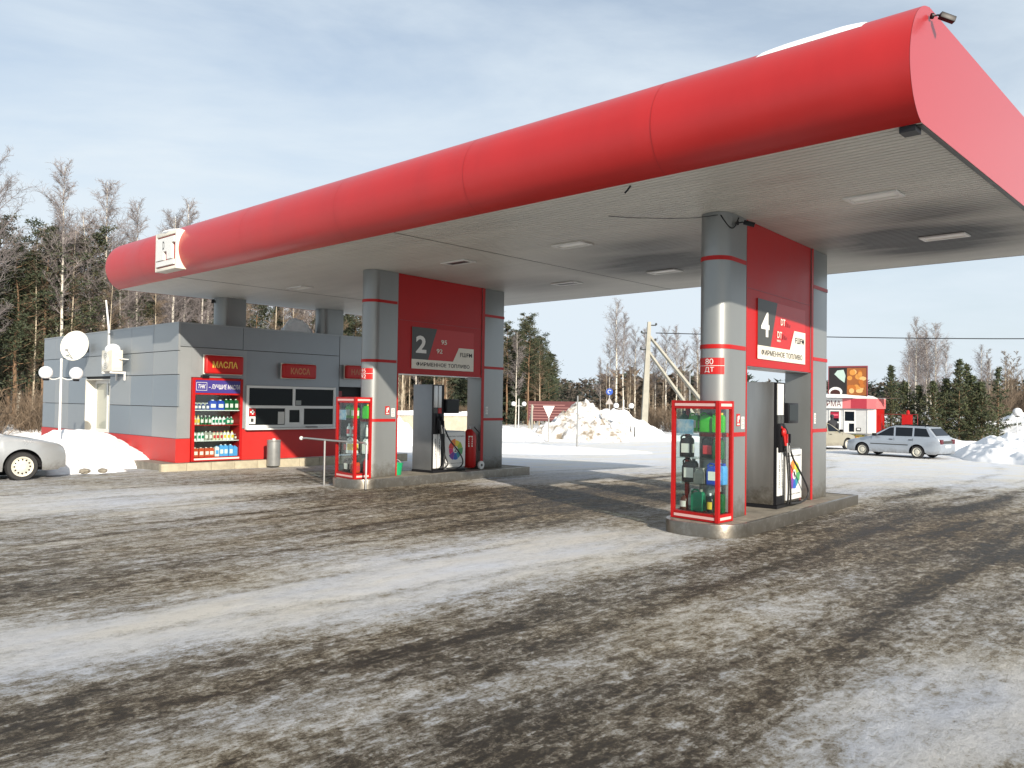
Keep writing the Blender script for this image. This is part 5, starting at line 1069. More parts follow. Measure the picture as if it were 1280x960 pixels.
def car(name, label, loc, heading, paint, wagon, group=None):
    """front at local x = 0, tail at +L, heading is the world angle of the nose"""
    t = thing(name, label, 'car', loc, heading + math.pi, group)
    L = 4.27; Wm = 0.84; wc = (0.80, 3.29); wr = 0.285; ar = 0.345
    deck = [(0, 0.50), (0.02, 0.60), (0.06, 0.67), (0.15, 0.72), (0.5, 0.80), (0.9, 0.87), (1.18, 0.92), (1.4, 0.935), (3.0, 0.95), (3.6, 0.97)] + ([(4.02, 0.97), (4.14, 0.95), (4.22, 0.85), (4.27, 0.62)] if wagon else [(4.08, 0.975), (4.2, 0.94), (4.25, 0.84), (4.27, 0.62)])
    xs = sorted(set([0, 0.02, 0.05, 0.1, 0.16, 0.25, 0.35, 0.42] + [round(c + ar * math.cos(math.pi * i / 14), 3) for c in wc for i in range(15)] + [1.3, 1.6, 1.9, 2.2, 2.5, 2.8, 3.75, 3.9, 4.0, 4.08, 4.14, 4.19, 4.23, 4.255, 4.27]))
    def Wx(x):
        k = 1.0
        if x < 0.6: k = 1 - 0.16 * ((0.6 - x) / 0.6) ** 2.2
        if x > 3.8: k = 1 - 0.12 * ((x - 3.8) / 0.47) ** 2.2
        return Wm * k
    def zb(x):
        z = 0.20 if 0.15 < x < 4.1 else 0.24
        for c in wc:
            if abs(x - c) < ar: z = max(z, wr + math.sqrt(max(ar ** 2 - (x - c) ** 2, 0)))
        return z
    b = MB(); ring = []; K = 0
    for x in xs:
        w = Wx(x); zt = interp(deck, x); z0 = min(zb(x), zt - 0.04); sec = []
        for f_ in (0, 0.25, 0.5, 0.75, 1.0):
            z = z0 + (zt - 0.05 - z0) * f_; y = w * (1 - 0.05 * max(0, (0.42 - z) / 0.3) ** 2 - 0.045 * max(0, (z - 0.6) / 0.35)); sec.append((y, z))
        yb = sec[-1][0]; sec += [(yb - 0.015, zt - 0.022), (yb - 0.05, zt - 0.004), (yb * 0.6, zt + 0.006), (0, zt + 0.012)]
        pts = [(x, -y, z) for y, z in sec] + [(x, y, z) for y, z in sec[-2::-1]]; K = len(pts); ring.append(pts)
    b.v = [p for r_ in ring for p in r_]
    for i in range(len(xs) - 1):
        for j in range(K - 1): b.f.append((i * K + j, i * K + j + 1, (i + 1) * K + j + 1, (i + 1) * K + j)); b.mi.append(0)
    b.f.append(tuple(range(K))); b.f.append(tuple(range((len(xs) - 1) * K + K - 1, (len(xs) - 1) * K - 1, -1))); b.mi += [0, 0]
    body = b.build('body', paint, t, smooth=32)
    MB().box(0.12, 4.15, -0.56, 0.56, 0.19, 0.62).box(0.05, 4.2, -0.72, 0.72, 0.26, 0.30).build('underbody', BLACK, t)
    # cabin
    roof = [(1.12, 0.90), (1.98, 1.36), (2.2, 1.405), (2.6, 1.42), (3.1, 1.40)] + ([(3.55, 1.385), (3.72, 1.36), (4.10, 0.94)] if wagon else [(3.25, 1.375), (3.45, 1.30), (3.95, 0.96)])
    cx = sorted(set([a for a, _ in roof] + [1.3, 1.55, 1.8, 2.4, 2.85] + ([3.85, 3.98] if wagon else [3.6, 3.8])))
    def half(z): return 0.775 - (z - 0.92) * 0.30
    c = MB(); K = 8
    for x in cx:
        zr = interp(roof, x); sec = [(half(0.90), 0.90), (half(zr - 0.03), max(0.905, zr - 0.03)), (half(zr) - 0.045, max(0.908, zr)), (half(zr) * 0.5, zr + 0.015)]
        c.v += [(x, -y, z) for y, z in sec] + [(x, y, z) for y, z in sec[::-1]]
    for i in range(len(cx) - 1):
        for j in range(K - 1): c.f.append((i * K + j, i * K + j + 1, (i + 1) * K + j + 1, (i + 1) * K + j)); c.mi.append(0)
    cab = c.build('cabin', paint, t, smooth=30)
    for s in (-1, 1):
        def sp(x, z): return (x, s * (half(z) + 0.006), z)
        shapes = [[(1.42, 0.955), (2.24, 0.96), (2.20, 1.345), (2.05, 1.335), (1.98, 1.30)], [(2.32, 0.96), (3.06, 0.965), (3.04, 1.345), (2.29, 1.35)]]
        shapes.append([(3.14, 0.97), (3.82, 0.975), (3.62, 1.32), (3.12, 1.34)] if wagon else [(3.12, 0.97), (3.52, 0.98), (3.34, 1.26), (3.11, 1.33)])
        for sh in shapes:
            pts = [sp(*q_) for q_ in sh]; MB().poly(pts if s < 0 else pts[::-1]).build('side_window', CARGL, cab)
        for hx in (2.05, 2.92): MB().box(hx, hx + 0.16, s * 0.815 - 0.02, s * 0.815 + 0.02, 0.79, 0.825).build('door_handle', BLACK, t)
        MB().box(1.35, 1.50, s * 0.93 - 0.09, s * 0.93 + 0.09, 0.93, 1.06).build('mirror', BLACK, t, bevel=0.03)
        sm = MB()
        for dx_ in (1.22, 2.27, 3.10): sm.box(dx_, dx_ + 0.012, s * 0.79 - 0.004 + s * 0.03, s * 0.79 + 0.004 + s * 0.03, 0.32, 0.88)
        sm.build('door_seam', CHAR, t)
        st = MB().box(1.2, 2.9, s * 0.835 - 0.012, s * 0.835 + 0.012, 0.56, 0.60); st.build('rub_strip', CHAR if wagon else paint, t)
        MB().box(0.62, 0.72, s * 0.818 - 0.006, s * 0.818 + 0.006, 0.665, 0.695).build('side_repeater', CHAR, t)
        MB().box(0.0, 0.30, s * 0.50 - 0.2, s * 0.50 + 0.2, 0.585, 0.66).xf(lambda p_: (p_[0] + 0.03 + 0.10 * max(0, abs(p_[1]) - 0.4) / 0.3, p_[1], p_[2])).build('headlight', LAMPW, t, bevel=0.02)
        MB().box(4.17, 4.275, s * 0.60 - 0.14, s * 0.60 + 0.14, 0.66, 0.86).build('tail_light', LAMPR, t, bevel=0.015)
        for cxw in wc:
            wt = thing('wheel', None, None, (cxw, s * 0.735, wr)); wt.parent = t
            MB().lathe([(0.19, -0.085), (0.265, -0.085), (wr, -0.05), (wr, 0.05), (0.265, 0.085), (0.19, 0.085)], (0, 0, 0), 28, 'y', cap=False).build('tyre', TYRE, wt, smooth=35)
            rm = MB().lathe([(0.185, 0.045 * s), (0.195, 0.087 * s), (0.17, 0.083 * s), (0.155, 0.06 * s), (0.08, 0.085 * s), (0.05, 0.09 * s), (0.03, 0.085 * s)], (0, 0, 0), 24, 'y').build('rim', RIM, wt, smooth=40)
            ho = MB()
            for k in range(12): ho.lathe([(0.017, 0.0), (0.017, 0.010 * s)], (0.135 * math.cos(k * math.pi / 6), 0.066 * s, 0.135 * math.sin(k * math.pi / 6)), 8, 'y')
            ho.build('vent_hole', BLACK, rm)
    def frontp(x, y): 
        z = interp(roof, x); return (x - 0.006, y, z + 0.022)
    MB().add([frontp(1.20, -0.66), frontp(1.20, 0.66), frontp(1.93, 0.56), frontp(1.93, -0.56)], [(0, 3, 2, 1)]).build('windshield', CARGL, cab)
    ra, rb = ((3.76, 4.04) if wagon else (3.50, 3.90))
    MB().add([(ra + 0.012, -0.56, interp(roof, ra) + 0.02), (ra + 0.012, 0.56, interp(roof, ra) + 0.02), (rb + 0.012, 0.64, interp(roof, rb) + 0.02), (rb + 0.012, -0.64, interp(roof, rb) + 0.02)], [(0, 3, 2, 1)]).build('rear_window', CARGL, cab)
    MB().box(-0.01, 0.05, -0.32, 0.32, 0.50, 0.60).build('grille', BLACK, t)
    MB().box(0.012, 0.06, -0.70, 0.70, 0.40, 0.47).build('bumper_strip', CHAR, t)
    MB().box(4.23, 4.285, -0.26, 0.26, 0.50, 0.61).build('licence_plate', WHITE, t)
    MB().box(4.22, 4.278, -0.46, 0.46, 0.68, 0.80).build('rear_garnish', CHAR, t)
    if wagon:
        for s in (-1, 1): MB().tube([(2.1, s * 0.56, 1.41), (2.15, s * 0.56, 1.455), (3.5, s * 0.56, 1.44), (3.56, s * 0.56, 1.395)], 0.016, 6).build('roof_rail', BLACK, t, smooth=50)
    return t
# nose at the front wheel minus 0.80
def car_at(wx, wy, heading): return (wx + 0.80 * math.cos(heading), wy + 0.80 * math.sin(heading), gz(wx, wy))
h = R(-3); car('sedan', 'silver saloon car entering at the left edge by the snow pile', car_at(5.22, 18.0 + 0.75, h), h, PAINT_S, False)
h = R(83); w = (38.9 + 0.7, 13.9); car('station_wagon', 'silver blue estate car parked side-on before the dark spruces', car_at(39.75, 14.05, h), h, PAINT_B, True)
h = R(-17); car('sedan', 'beige silver saloon half hidden behind the nearer pump rear column', car_at(43.9, 17.4, h), h, PAINT_C, False)
# ------------------------------------------------------------------ snack kiosk across the lot
sx, sy = 50.4, 17.6
nz_az = 188.0
snack = thing('snack_kiosk', 'small white and red shawarma kiosk with snowy roof across the lot', 'building', (sx, sy, gz(sx, sy)), R(nz_az - 270))
# local: x to the viewer's right along the front, y into the building, origin at the front right corner
SW, SD, SHH = 7.4, 2.6, 2.15
MB().box(-SW, 0, 0.02, SD, 0.35, SHH).build('wall', mat('grey_white_panel', (0.48, 0.49, 0.49), 0.5, 0, 0.08, 2), snack)
MB().box(-0.41, 0.012, -0.012, SD, 0.36, SHH - 0.01).build('white_corner', WHITE, snack)
MB().box(0.014, 0.05, 0.4, SD, 0.1, SHH).build('red_side_panel', RED, snack)
fa = MB()
for k, (a_, b2, mi) in enumerate(((-1.8, -1.32, 1), (-1.32, -0.41, 0), (-0.41, 0.10, 1))): fa.box(a_, b2, -0.14, 0.0, SHH + 0.005, SHH + 0.60, mi)
fa.box(0.0, 0.12, 0.001, SD, SHH + 0.005, SHH + 0.6, 1)
fa.build('fascia', [mat('fascia_red', (0.36, 0.03, 0.05), 0.5), mat('fascia_pink', (0.62, 0.16, 0.17), 0.5)], snack)
sp_ = MB().box(-4.6, -1.801, -0.15, 0.0, SHH + 0.005, SHH + 0.60).build('name_board', WHITE, snack)
q = MB(); add_text(q, 'ШАУРМА', (-3.62, -0.154, SHH + 0.12), (1, 0, 0), (0, 0, 1), 1.75, 0.36, 0.0); q.build('lettering', mat('maroon_letters', (0.12, 0.02, 0.03), 0.5), sp_)
MB().box(-SW - 0.1, 0.1, -0.1, SD + 0.1, SHH + 0.605, SHH + 0.66).build('roof', WHITE, snack)
heap('roof_snow_cover', 'thick snow lying along the snack kiosk roof edge', 'snow', 0, 0, 7.9, 3.1, 0.30, R(nz_az - 270), SNOW, 61, 0.12, base=gz(sx, sy) + SHH + 0.66, xy=(sx + math.cos(R(nz_az - 270)) * -3.75 - math.sin(R(nz_az - 270)) * 1.35, sy + math.sin(R(nz_az - 270)) * -3.75 + math.cos(R(nz_az - 270)) * 1.35), power=0.3, skirt=0.0)
for (a_, b2, z0_, z1_, mi) in ((-2.6, -1.94, 0.75, 2.05, 0), (-1.74, -1.08, 0.55, 2.05, 1), (-3.9, -3.0, 0.75, 2.05, 0)):
    wf = MB().box(a_, b2, -0.01, 0.03, z0_, z1_).build('window', WHITE, snack)
    MB().box(a_ + 0.08, b2 - 0.08, -0.016, -0.011, 1.35, z1_ - 0.08).box(a_ + 0.08, b2 - 0.08, -0.016, -0.011, z0_ + 0.08, 1.25) .build('pane', CARGL, wf) if mi == 0 else MB().box(a_ + 0.06, b2 - 0.06, -0.016, -0.011, 1.40, z1_ - 0.08).box(a_ + 0.30, b2 - 0.06, -0.016, -0.011, 0.75, 1.25).build('pane', CARGL, wf)
s_ = MB().box(-2.52, -2.02, -0.03, -0.017, 1.55, 1.92).build('window_banner', mat('neon_red_print', (0.30, 0.01, 0.03), 0.4), snack)
MB().box(-2.47, -2.07, -0.034, -0.031, 1.70, 1.80).build('print_line', mat('pink_print', (0.7, 0.12, 0.18), 0.4), s_)
MB().box(-1.02, -0.76, -0.012, 0.01, 0.80, 1.0).build('vent', CHAR, snack); MB().box(-0.98, -0.80, -0.016, -0.0125, 0.86, 0.96).build('vent_slot', WHITE, snack)
MB().box(-SW, -0.3, 0.12, SD - 0.1, 0.0, 0.345).build('base_shadow_gap', BLACK, snack)
# printed food banner along the foot
fm = bpy.data.materials.new('food_banner_print'); fm.use_nodes = True
n = fm.node_tree.nodes; l = fm.node_tree.links; tcn = n.new('ShaderNodeTexCoord'); nz2 = n.new('ShaderNodeTexNoise'); nz2.inputs['Scale'].default_value = 3.2; nz2.inputs['Detail'].default_value = 4; r_ = n.new('ShaderNodeValToRGB')
r_.color_ramp.interpolation = 'CONSTANT'; e = r_.color_ramp.elements; e[0].color = (0.35, 0.02, 0.02, 1); e[1].position = 0.42; e[1].color = (0.55, 0.28, 0.04, 1)
for p_, c_ in ((0.5, (0.62, 0.50, 0.15, 1)), (0.56, (0.10, 0.18, 0.03, 1)), (0.62, (0.50, 0.06, 0.02, 1))): q_ = e.new(p_); q_.color = c_
l.new(tcn.outputs['Object'], nz2.inputs['Vector']); l.new(nz2.outputs['Fac'], r_.inputs[0]); l.new(r_.outputs[0], n['Principled BSDF'].inputs['Base Color'])
MB().box(-1.95, -0.55, -0.10, -0.06, -0.05, 0.60).build('food_banner', fm, snack)
MB().box(-SW, -0.1, -0.35, -0.001, 0.62, 0.68).build('counter_shelf', ALU, snack)
# roof billboard with a cup and a golden dish
c_, s2 = math.cos(R(nz_az - 270)), math.sin(R(nz_az - 270))
def sl(x, y): return (sx + x * c_ - y * s2, sy + x * s2 + y * c_)
bx, by = sl(-2.75, 0.5)
bb = thing('roof_billboard', 'dark billboard with cups and golden fried food on the snack kiosk roof', 'billboard', (bx, by, gz(sx, sy) + SHH + 0.66), R(nz_az - 270))
MB().box(0, 2.2, 0, 0.08, 0.12, 1.85).build('panel', mat('billboard_dark', (0.018, 0.016, 0.016), 0.4), bb)
MB().box(-0.04, 2.24, -0.02, 0.1, 1.85, 1.95).box(-0.04, 0.0, -0.02, 0.1, 0.1, 1.85).box(2.2, 2.24, -0.02, 0.1, 0.1, 1.85).box(0.2, 0.26, 0.02, 0.08, -0.1, 0.12).box(1.9, 1.96, 0.02, 0.08, -0.1, 0.12).build('frame', mat('maroon_frame', (0.20, 0.04, 0.05), 0.5), bb)
p = MB()
def disc(mb, cx_, cz_, rx, rz_, y, mi, n_=22): mb.poly([(cx_ + rx * math.cos(2 * math.pi * i / n_), y, cz_ + rz_ * math.sin(2 * math.pi * i / n_)) for i in range(n_)], mi)
p.poly([(0.32, -0.004, 1.45), (0.62, -0.004, 1.15), (0.92, -0.004, 0.92), (0.98, -0.004, 1.35), (0.86, -0.004, 1.72), (0.5, -0.004, 1.68)], 0)
disc(p, 0.40, 0.36, 0.40, 0.30, -0.006, 1); disc(p, 0.38, 0.28, 0.30, 0.22, -0.008, 2)
p.poly([(1.06, -0.004, 0.14), (2.18, -0.004, 0.14), (2.18, -0.004, 1.82), (1.06, -0.004, 1.82)], 3)
rr = random.Random(5)
for i in range(16): disc(p, rr.uniform(1.22, 2.02), rr.uniform(0.34, 1.62), rr.uniform(0.13, 0.2), rr.uniform(0.12, 0.18), -0.006 - 0.0007 * i, 4 + i % 3)
p.build('picture', [mat('cup_teal', (0.42, 0.55, 0.50), 0.4), WHITE, mat('coffee', (0.05, 0.015, 0.01), 0.3), mat('dish_brown', (0.28, 0.09, 0.02), 0.5), mat('fried_gold', (0.55, 0.24, 0.05), 0.4), mat('fried_amber', (0.42, 0.13, 0.02), 0.4), mat('fried_pale', (0.66, 0.40, 0.16), 0.4)], bb)
bx, by = sl(-5.0, 0.9)
o = MB().box(0, 1.7, 0, 0.3, 0.0, 1.7).build('roof_box', mat('pale_grey_roof_box', (0.55, 0.56, 0.57), 0.6), None, loc=(bx, by, gz(sx, sy) + SHH + 0.665)); o.rotation_euler = (0, 0, R(nz_az - 270)); tag(o, 'pale grey box on the snack kiosk roof left of the billboard', 'roof box')
# red cylinder cage beside it
bx, by = sl(1.25, 0.8)
t = thing('red_cage', 'red panel cage behind the estate car bonnet, beside the snack kiosk', 'cage', (bx, by, gz(sx, sy)), R(nz_az - 270))
MB().box(0.1, 0.62, 0, 0.4, 0, 1.85).build('panel', RED, t); MB().lathe([(0.1, 1.85), (0.1, 2.0), (0.05, 2.1)], (0.4, 0.2, 0), 12).build('cylinder_top', RED, t)
MB().tube([(-1.0, 0, 0), (-1.0, 0, 1.85), (0.95, 0, 1.85), (0.95, 0, 0)], 0.02, 6).tube([(-0.9, 0.0, 1.0), (-0.05, 0.0, 1.0)], 0.03, 6).build('rail', DARK_RED, t)

# person in dark clothes by the beige car
def person(label, loc, rz):
    t = thing('person', label, 'person', loc, rz)
    V = [(0, 0, 0.95), (0, 0.02, 1.15), (0.02, 0.05, 1.38), (0.02, 0.10, 1.50), (0.02, 0.15, 1.60), (0.02, 0.17, 1.72),
         (-0.19, 0.05, 1.40), (-0.26, 0.10, 1.12), (-0.20, 0.30, 0.98), (0.21, 0.05, 1.40), (0.27, 0.10, 1.12), (0.20, 0.30, 0.98),
         (-0.10, 0, 0.90), (-0.12, 0.04, 0.50), (-0.12, -0.02, 0.08), (-0.12, 0.14, 0.05), (0.10, 0, 0.90), (0.13, -0.02, 0.50), (0.13, -0.08, 0.08), (0.13, 0.08, 0.05),
         (-0.19, 0.38, 0.96), (0.19, 0.38, 0.96)]
    E_ = [(0, 1), (1, 2), (2, 3), (3, 4), (4, 5), (2, 6), (6, 7), (7, 8), (2, 9), (9, 10), (10, 11), (0, 12), (12, 13), (13, 14), (14, 15), (0, 16), (16, 17), (17, 18), (18, 19), (8, 20), (11, 21)]
    rad = [0.17, 0.17, 0.18, 0.065, 0.095, 0.085, 0.085, 0.065, 0.045, 0.085, 0.065, 0.045, 0.105, 0.075, 0.05, 0.045, 0.105, 0.075, 0.05, 0.045, 0.035, 0.035]
    me = bpy.data.meshes.new('body'); me.from_pydata(V, E_, []); ob = bpy.data.objects.new('body', me); C.objects.link(ob)
    mdf = ob.modifiers.new('skin', 'SKIN'); 
    if not me.skin_vertices: me.skin_vertices.new()
    for i, r_ in enumerate(rad): me.skin_vertices[0].data[i].radius = (r_, r_ * 0.85)
    me.skin_vertices[0].data[0].use_root = True
    ob.modifiers.new('sub', 'SUBSURF').levels = 1
    dg = bpy.context.evaluated_depsgraph_get(); m2 = bpy.data.meshes.new_from_object(ob.evaluated_get(dg)); bpy.data.objects.remove(ob)
    m2.name = 'body'; m2.polygons.foreach_set('use_smooth', [True] * len(m2.polygons))
    coat = mat('dark_winter_jacket', (0.018, 0.019, 0.024), 0.8); m2.materials.clear(); m2.materials.append(coat)
    bo = bpy.data.objects.new('body', m2); C.objects.link(bo); bo.parent = t
    MB().sphere((0.02, 0.19, 1.66), 0.098, 14, 10, (0.9, 1.0, 1.15)).build('face', mat('skin', (0.42, 0.24, 0.17), 0.5), t, smooth=60)
    MB().sphere((0.02, 0.155, 1.70), 0.115, 14, 10, (0.95, 1.0, 1.05)).build('hood', coat, t, smooth=60)
    return t
person('person in dark hooded jacket standing at the beige car by the snack kiosk', (46.0, 18.35, gz(46, 18.3)), R(-50))

# ------------------------------------------------------------------ trees
BARK_B = mat('birch_bark', (0.58, 0.54, 0.46), 0.8)
def birch_bark(mt):
    n = mt.node_tree.nodes; l = mt.node_tree.links; b = n['Principled BSDF']; t = n.new('ShaderNodeTexCoord'); mp_ = n.new('ShaderNodeMapping'); mp_.inputs['Scale'].default_value = (3, 3, 5)
    x = n.new('ShaderNodeTexNoise'); x.inputs['Scale'].default_value = 1.3; x.inputs['Detail'].default_value = 5; l.new(t.outputs['Object'], mp_.inputs[0]); l.new(mp_.outputs[0], x.inputs['Vector'])
    r = n.new('ShaderNodeValToRGB'); r.color_ramp.elements[0].position = 0.38; r.color_ramp.elements[0].color = (0.05, 0.045, 0.04, 1); r.color_ramp.elements[1].position = 0.46; r.color_ramp.elements[1].color = (0.60, 0.56, 0.48, 1)
    l.new(x.outputs['Fac'], r.inputs[0]); l.new(r.outputs[0], b.inputs['Base Color'])
birch_bark(BARK_B)
TWIG = mat('birch_twigs', (0.18, 0.155, 0.15), 0.8, 0, 0.3, 0.8, col2=(0.29, 0.255, 0.25))
TWIG_DK = mat('brown_twigs', (0.15, 0.11, 0.075), 0.85, 0, 0.3, 0.8)
BARK_P = mat('pine_bark', (0.20, 0.125, 0.075), 0.9, 0, 0.3, 3)
BARK_G = mat('grey_bark', (0.42, 0.36, 0.27), 0.9, 0, 0.3, 3)
PINE = [mat('pine_needles_%s' % n_, c_, 0.7, 0, 0.45, 0.9) for n_, c_ in (('dark', (0.034, 0.046, 0.022)), ('olive', (0.062, 0.064, 0.030)), ('blue', (0.034, 0.048, 0.030)), ('young_olive', (0.060, 0.072, 0.030)), ('young_dark', (0.035, 0.050, 0.024)))]

def twig(mb, a, b, r0, r1):
    """three-sided thin limb"""
    a = Vector(a); b = Vector(b); d = (b - a)
    if d.length < 1e-4: return
    u = d.orthogonal().normalized(); w = d.normalized().cross(u); vs = []
    for p_, r_ in ((a, r0), (b, r1)):
        for k in range(3):
            t_ = 2.094 * k; vs.append(p_ + (u * math.cos(t_) + w * math.sin(t_)) * r_)
    mb.add(vs, [(0, 1, 4, 3), (1, 2, 5, 4), (2, 0, 3, 5)])
def limb(mb, pts, r0, r1):
    k = len(pts) - 1
    for i in range(k): twig(mb, pts[i], pts[i + 1], r0 + (r1 - r0) * i / k, r0 + (r1 - r0) * (i + 1) / k)
def birch(seed, H, r0, start=0.35, spread=0.17, dens=46, double=False, up=0.75):
    rn = random.Random(seed); tr = MB(); cr = MB()
    stems = [(0.0, 0.0)] + ([(0.35, rn.uniform(0, 6.28))] if double else [])
    for lean, la in stems:
        hh = H * (1 if lean == 0 else 0.86); path = []; dx = dy = 0
        for i in range(9):
            q_ = i / 8; dx += rn.uniform(-0.05, 0.05) * H / 12; dy += rn.uniform(-0.05, 0.05) * H / 12
            path.append(Vector((dx + lean * math.cos(la) * q_ * 3.0, dy + lean * math.sin(la) * q_ * 3.0, hh * q_ - (0.3 if i == 0 else 0))))
        tr.tube(path, [max(0.012, r0 * (1 - 0.93 * i / 8)) for i in range(9)], 7)
        def at(q_):
            f_ = q_ * 8; i = min(7, int(f_)); return path[i].lerp(path[i + 1], f_ - i)
        for k in range(dens):
            q_ = start + (0.98 - start) * (k / dens) ** 0.85 + rn.uniform(-0.01, 0.01); q_ = max(start + 0.001, min(q_, 0.985))
            p0 = at(q_); az = rn.uniform(0, 6.283); ln = H * spread * (1.05 - 0.75 * ((q_ - start) / (1 - start)) ** 1.3) * rn.uniform(0.65, 1.25) * min(1, 0.5 + (q_ - start) * 3)
            el = up + 0.15 + rn.uniform(-0.2, 0.25); d = Vector((math.cos(az) * math.cos(el), math.sin(az) * math.cos(el), math.sin(el)))
            pts = [p0]; cur = d.copy()
            for j in range(5): cur = (cur + Vector((rn.uniform(-.13, .13), rn.uniform(-.13, .13), rn.uniform(-.06, .10) - 0.02 * j))).normalized(); pts.append(pts[-1] + cur * ln / 5)
            limb(cr, pts, 0.032 * (1.15 - q_) * H / 12 + 0.006, 0.006)
            for j in range(1, 6):
                for _ in range(4):
                    b0 = pts[j]; dd = (cur * 0.8 + Vector((rn.uniform(-1, 1), rn.uniform(-1, 1), rn.uniform(-0.25, 0.9)))).normalized(); l2 = ln * rn.uniform(0.22, 0.5)
                    m1 = b0 + dd * l2 * 0.55; e1 = m1 + (dd + Vector((rn.uniform(-.3, .3), rn.uniform(-.3, .3), -0.35))).normalized() * l2 * 0.55
                    limb(cr, [b0, m1, e1], 0.0085, 0.004)
                    for _2 in range(4):
                        b2 = m1.lerp(e1, rn.uniform(-0.6, 1)); d2 = (Vector((rn.uniform(-1, 1), rn.uniform(-1, 1), rn.uniform(-0.7, 0.9))) + dd * 0.4).normalized()
                        twig(cr, b2, b2 + d2 * l2 * rn.uniform(0.3, 0.6), 0.006, 0.003)
    return tr, cr
def needles(mb, c, r, n_, rn, sz, flat_=0.6, mi=0):
    for _ in range(n_):
        p = Vector((rn.gauss(0, 0.5), rn.gauss(0, 0.5), rn.gauss(0, 0.5) * flat_)) * r + c
        d = Vector((rn.uniform(-1, 1), rn.uniform(-1, 1), rn.uniform(-0.4, 0.9))).normalized(); w = d.cross(Vector((rn.uniform(-1, 1), rn.uniform(-1, 1), rn.uniform(-1, 1)))).normalized() * sz * 0.22
        mb.add([p - w, p + w, p + d * sz * rn.uniform(0.7, 1.3)], [(0, 1, 2)], mi)
def pine(seed, H, r0, start=0.45, spread=0.16):
    rn = random.Random(seed); tr = MB(); cr = MB(); path = [Vector((rn.uniform(-.08, .08) * i / 3, rn.uniform(-.08, .08) * i / 3, H * i / 8 - (0.3 if i == 0 else 0))) for i in range(9)]
    tr.tube(path, [max(0.02, r0 * (1 - 0.9 * i / 8)) for i in range(9)], 7)
    nb_ = 44
    for k in range(nb_):
        q_ = start + (1 - start) * (k / nb_); f_ = q_ * 8; i = min(7, int(f_)); p0 = path[i].lerp(path[i + 1], f_ - i)
        az = k * 2.4 + rn.uniform(-.5, .5); ln = H * spread * (1.0 - 0.72 * ((q_ - start) / (1 - start)) ** 1.5) * rn.uniform(0.6, 1.25)
        d = Vector((math.cos(az), math.sin(az), rn.uniform(0.1, 0.5))); pts = [p0, p0 + d * ln * 0.5, p0 + d * ln + Vector((0, 0, ln * 0.12))]
        limb(tr, pts, 0.035, 0.012)
        for s in (0.45, 0.75, 1.0): needles(cr, pts[0].lerp(pts[2], s) + Vector((rn.uniform(-.2, .2), rn.uniform(-.2, .2), rn.uniform(-.1, .25))), ln * 0.26 + 0.14, 46, rn, 0.21, 0.6, rn.choice((0, 0, 1)))
    for k in range(14):   # dead lower twigs
        q_ = rn.uniform(0.15, start); p0 = Vector((0, 0, H * q_)); az = rn.uniform(0, 6.28); twig(tr, p0, p0 + Vector((math.cos(az), math.sin(az), rn.uniform(-.2, .3))) * rn.uniform(0.5, 1.6), 0.015, 0.005)
    return tr, cr
def spruce(seed, H, r0, wide=0.30, sz=0.22, low=0.04, dens=1.0, lift=0.0, cl=1.0, nn=9, pw=0.85):
    rn = random.Random(seed); tr = MB(); cr = MB(); tr.tube([(0, 0, -0.3), (0, 0, H * 0.5), (0, 0, H)], [r0, r0 * 0.6, 0.012], 7)
    k = int(H * 11 * dens)
    for j in range(k):
        q_ = low + (0.985 - low) * (j / k) ** 0.9; z = H * q_; az = j * 2.4 + rn.uniform(-.6, .6); ln = (H * wide * (1 - q_) ** pw + 0.08) * rn.uniform(0.55, 1.2)
        el = 0.55 * q_ - 0.12 + lift + rn.uniform(-.15, .2); d = Vector((math.cos(az), math.sin(az), math.tan(el))); e_ = Vector((0, 0, z)) + d * ln
        limb(tr, [Vector((0, 0, z)), e_], 0.018, 0.005)
        m_ = max(3, int(ln / 0.17))
        for s in range(m_):
            c = Vector((0, 0, z)).lerp(e_, (s + 0.7) / m_); needles(cr, c, (0.16 + 0.05 * (m_ - s)) * cl, nn, rn, sz, 0.55, rn.choice((0, 0, 1)))
    return tr, cr
def shrub(seed, H, n_=26, leafless=True):
    rn = random.Random(seed); cr = MB()
    for k in range(n_):
        az = rn.uniform(0, 6.28); d = Vector((math.cos(az) * rn.uniform(.1, .6), math.sin(az) * rn.uniform(.1, .6), 1)).normalized(); p0 = Vector((rn.uniform(-.4, .4), rn.uniform(-.4, .4), -0.1)); pts = [p0]
        for j in range(5): d = (d + Vector((rn.uniform(-.2, .2), rn.uniform(-.2, .2), 0))).normalized(); pts.append(pts[-1] + d * H / 5 * rn.uniform(.7, 1.1))
        limb(cr, pts, 0.022, 0.005)
        for j in range(1, 6):
            for _ in range(4):
                dd = (d + Vector((rn.uniform(-1, 1), rn.uniform(-1, 1), rn.uniform(-.2, .6)))).normalized(); twig(cr, pts[j], pts[j] + dd * H * rn.uniform(.1, .28), 0.008, 0.003)
    return cr

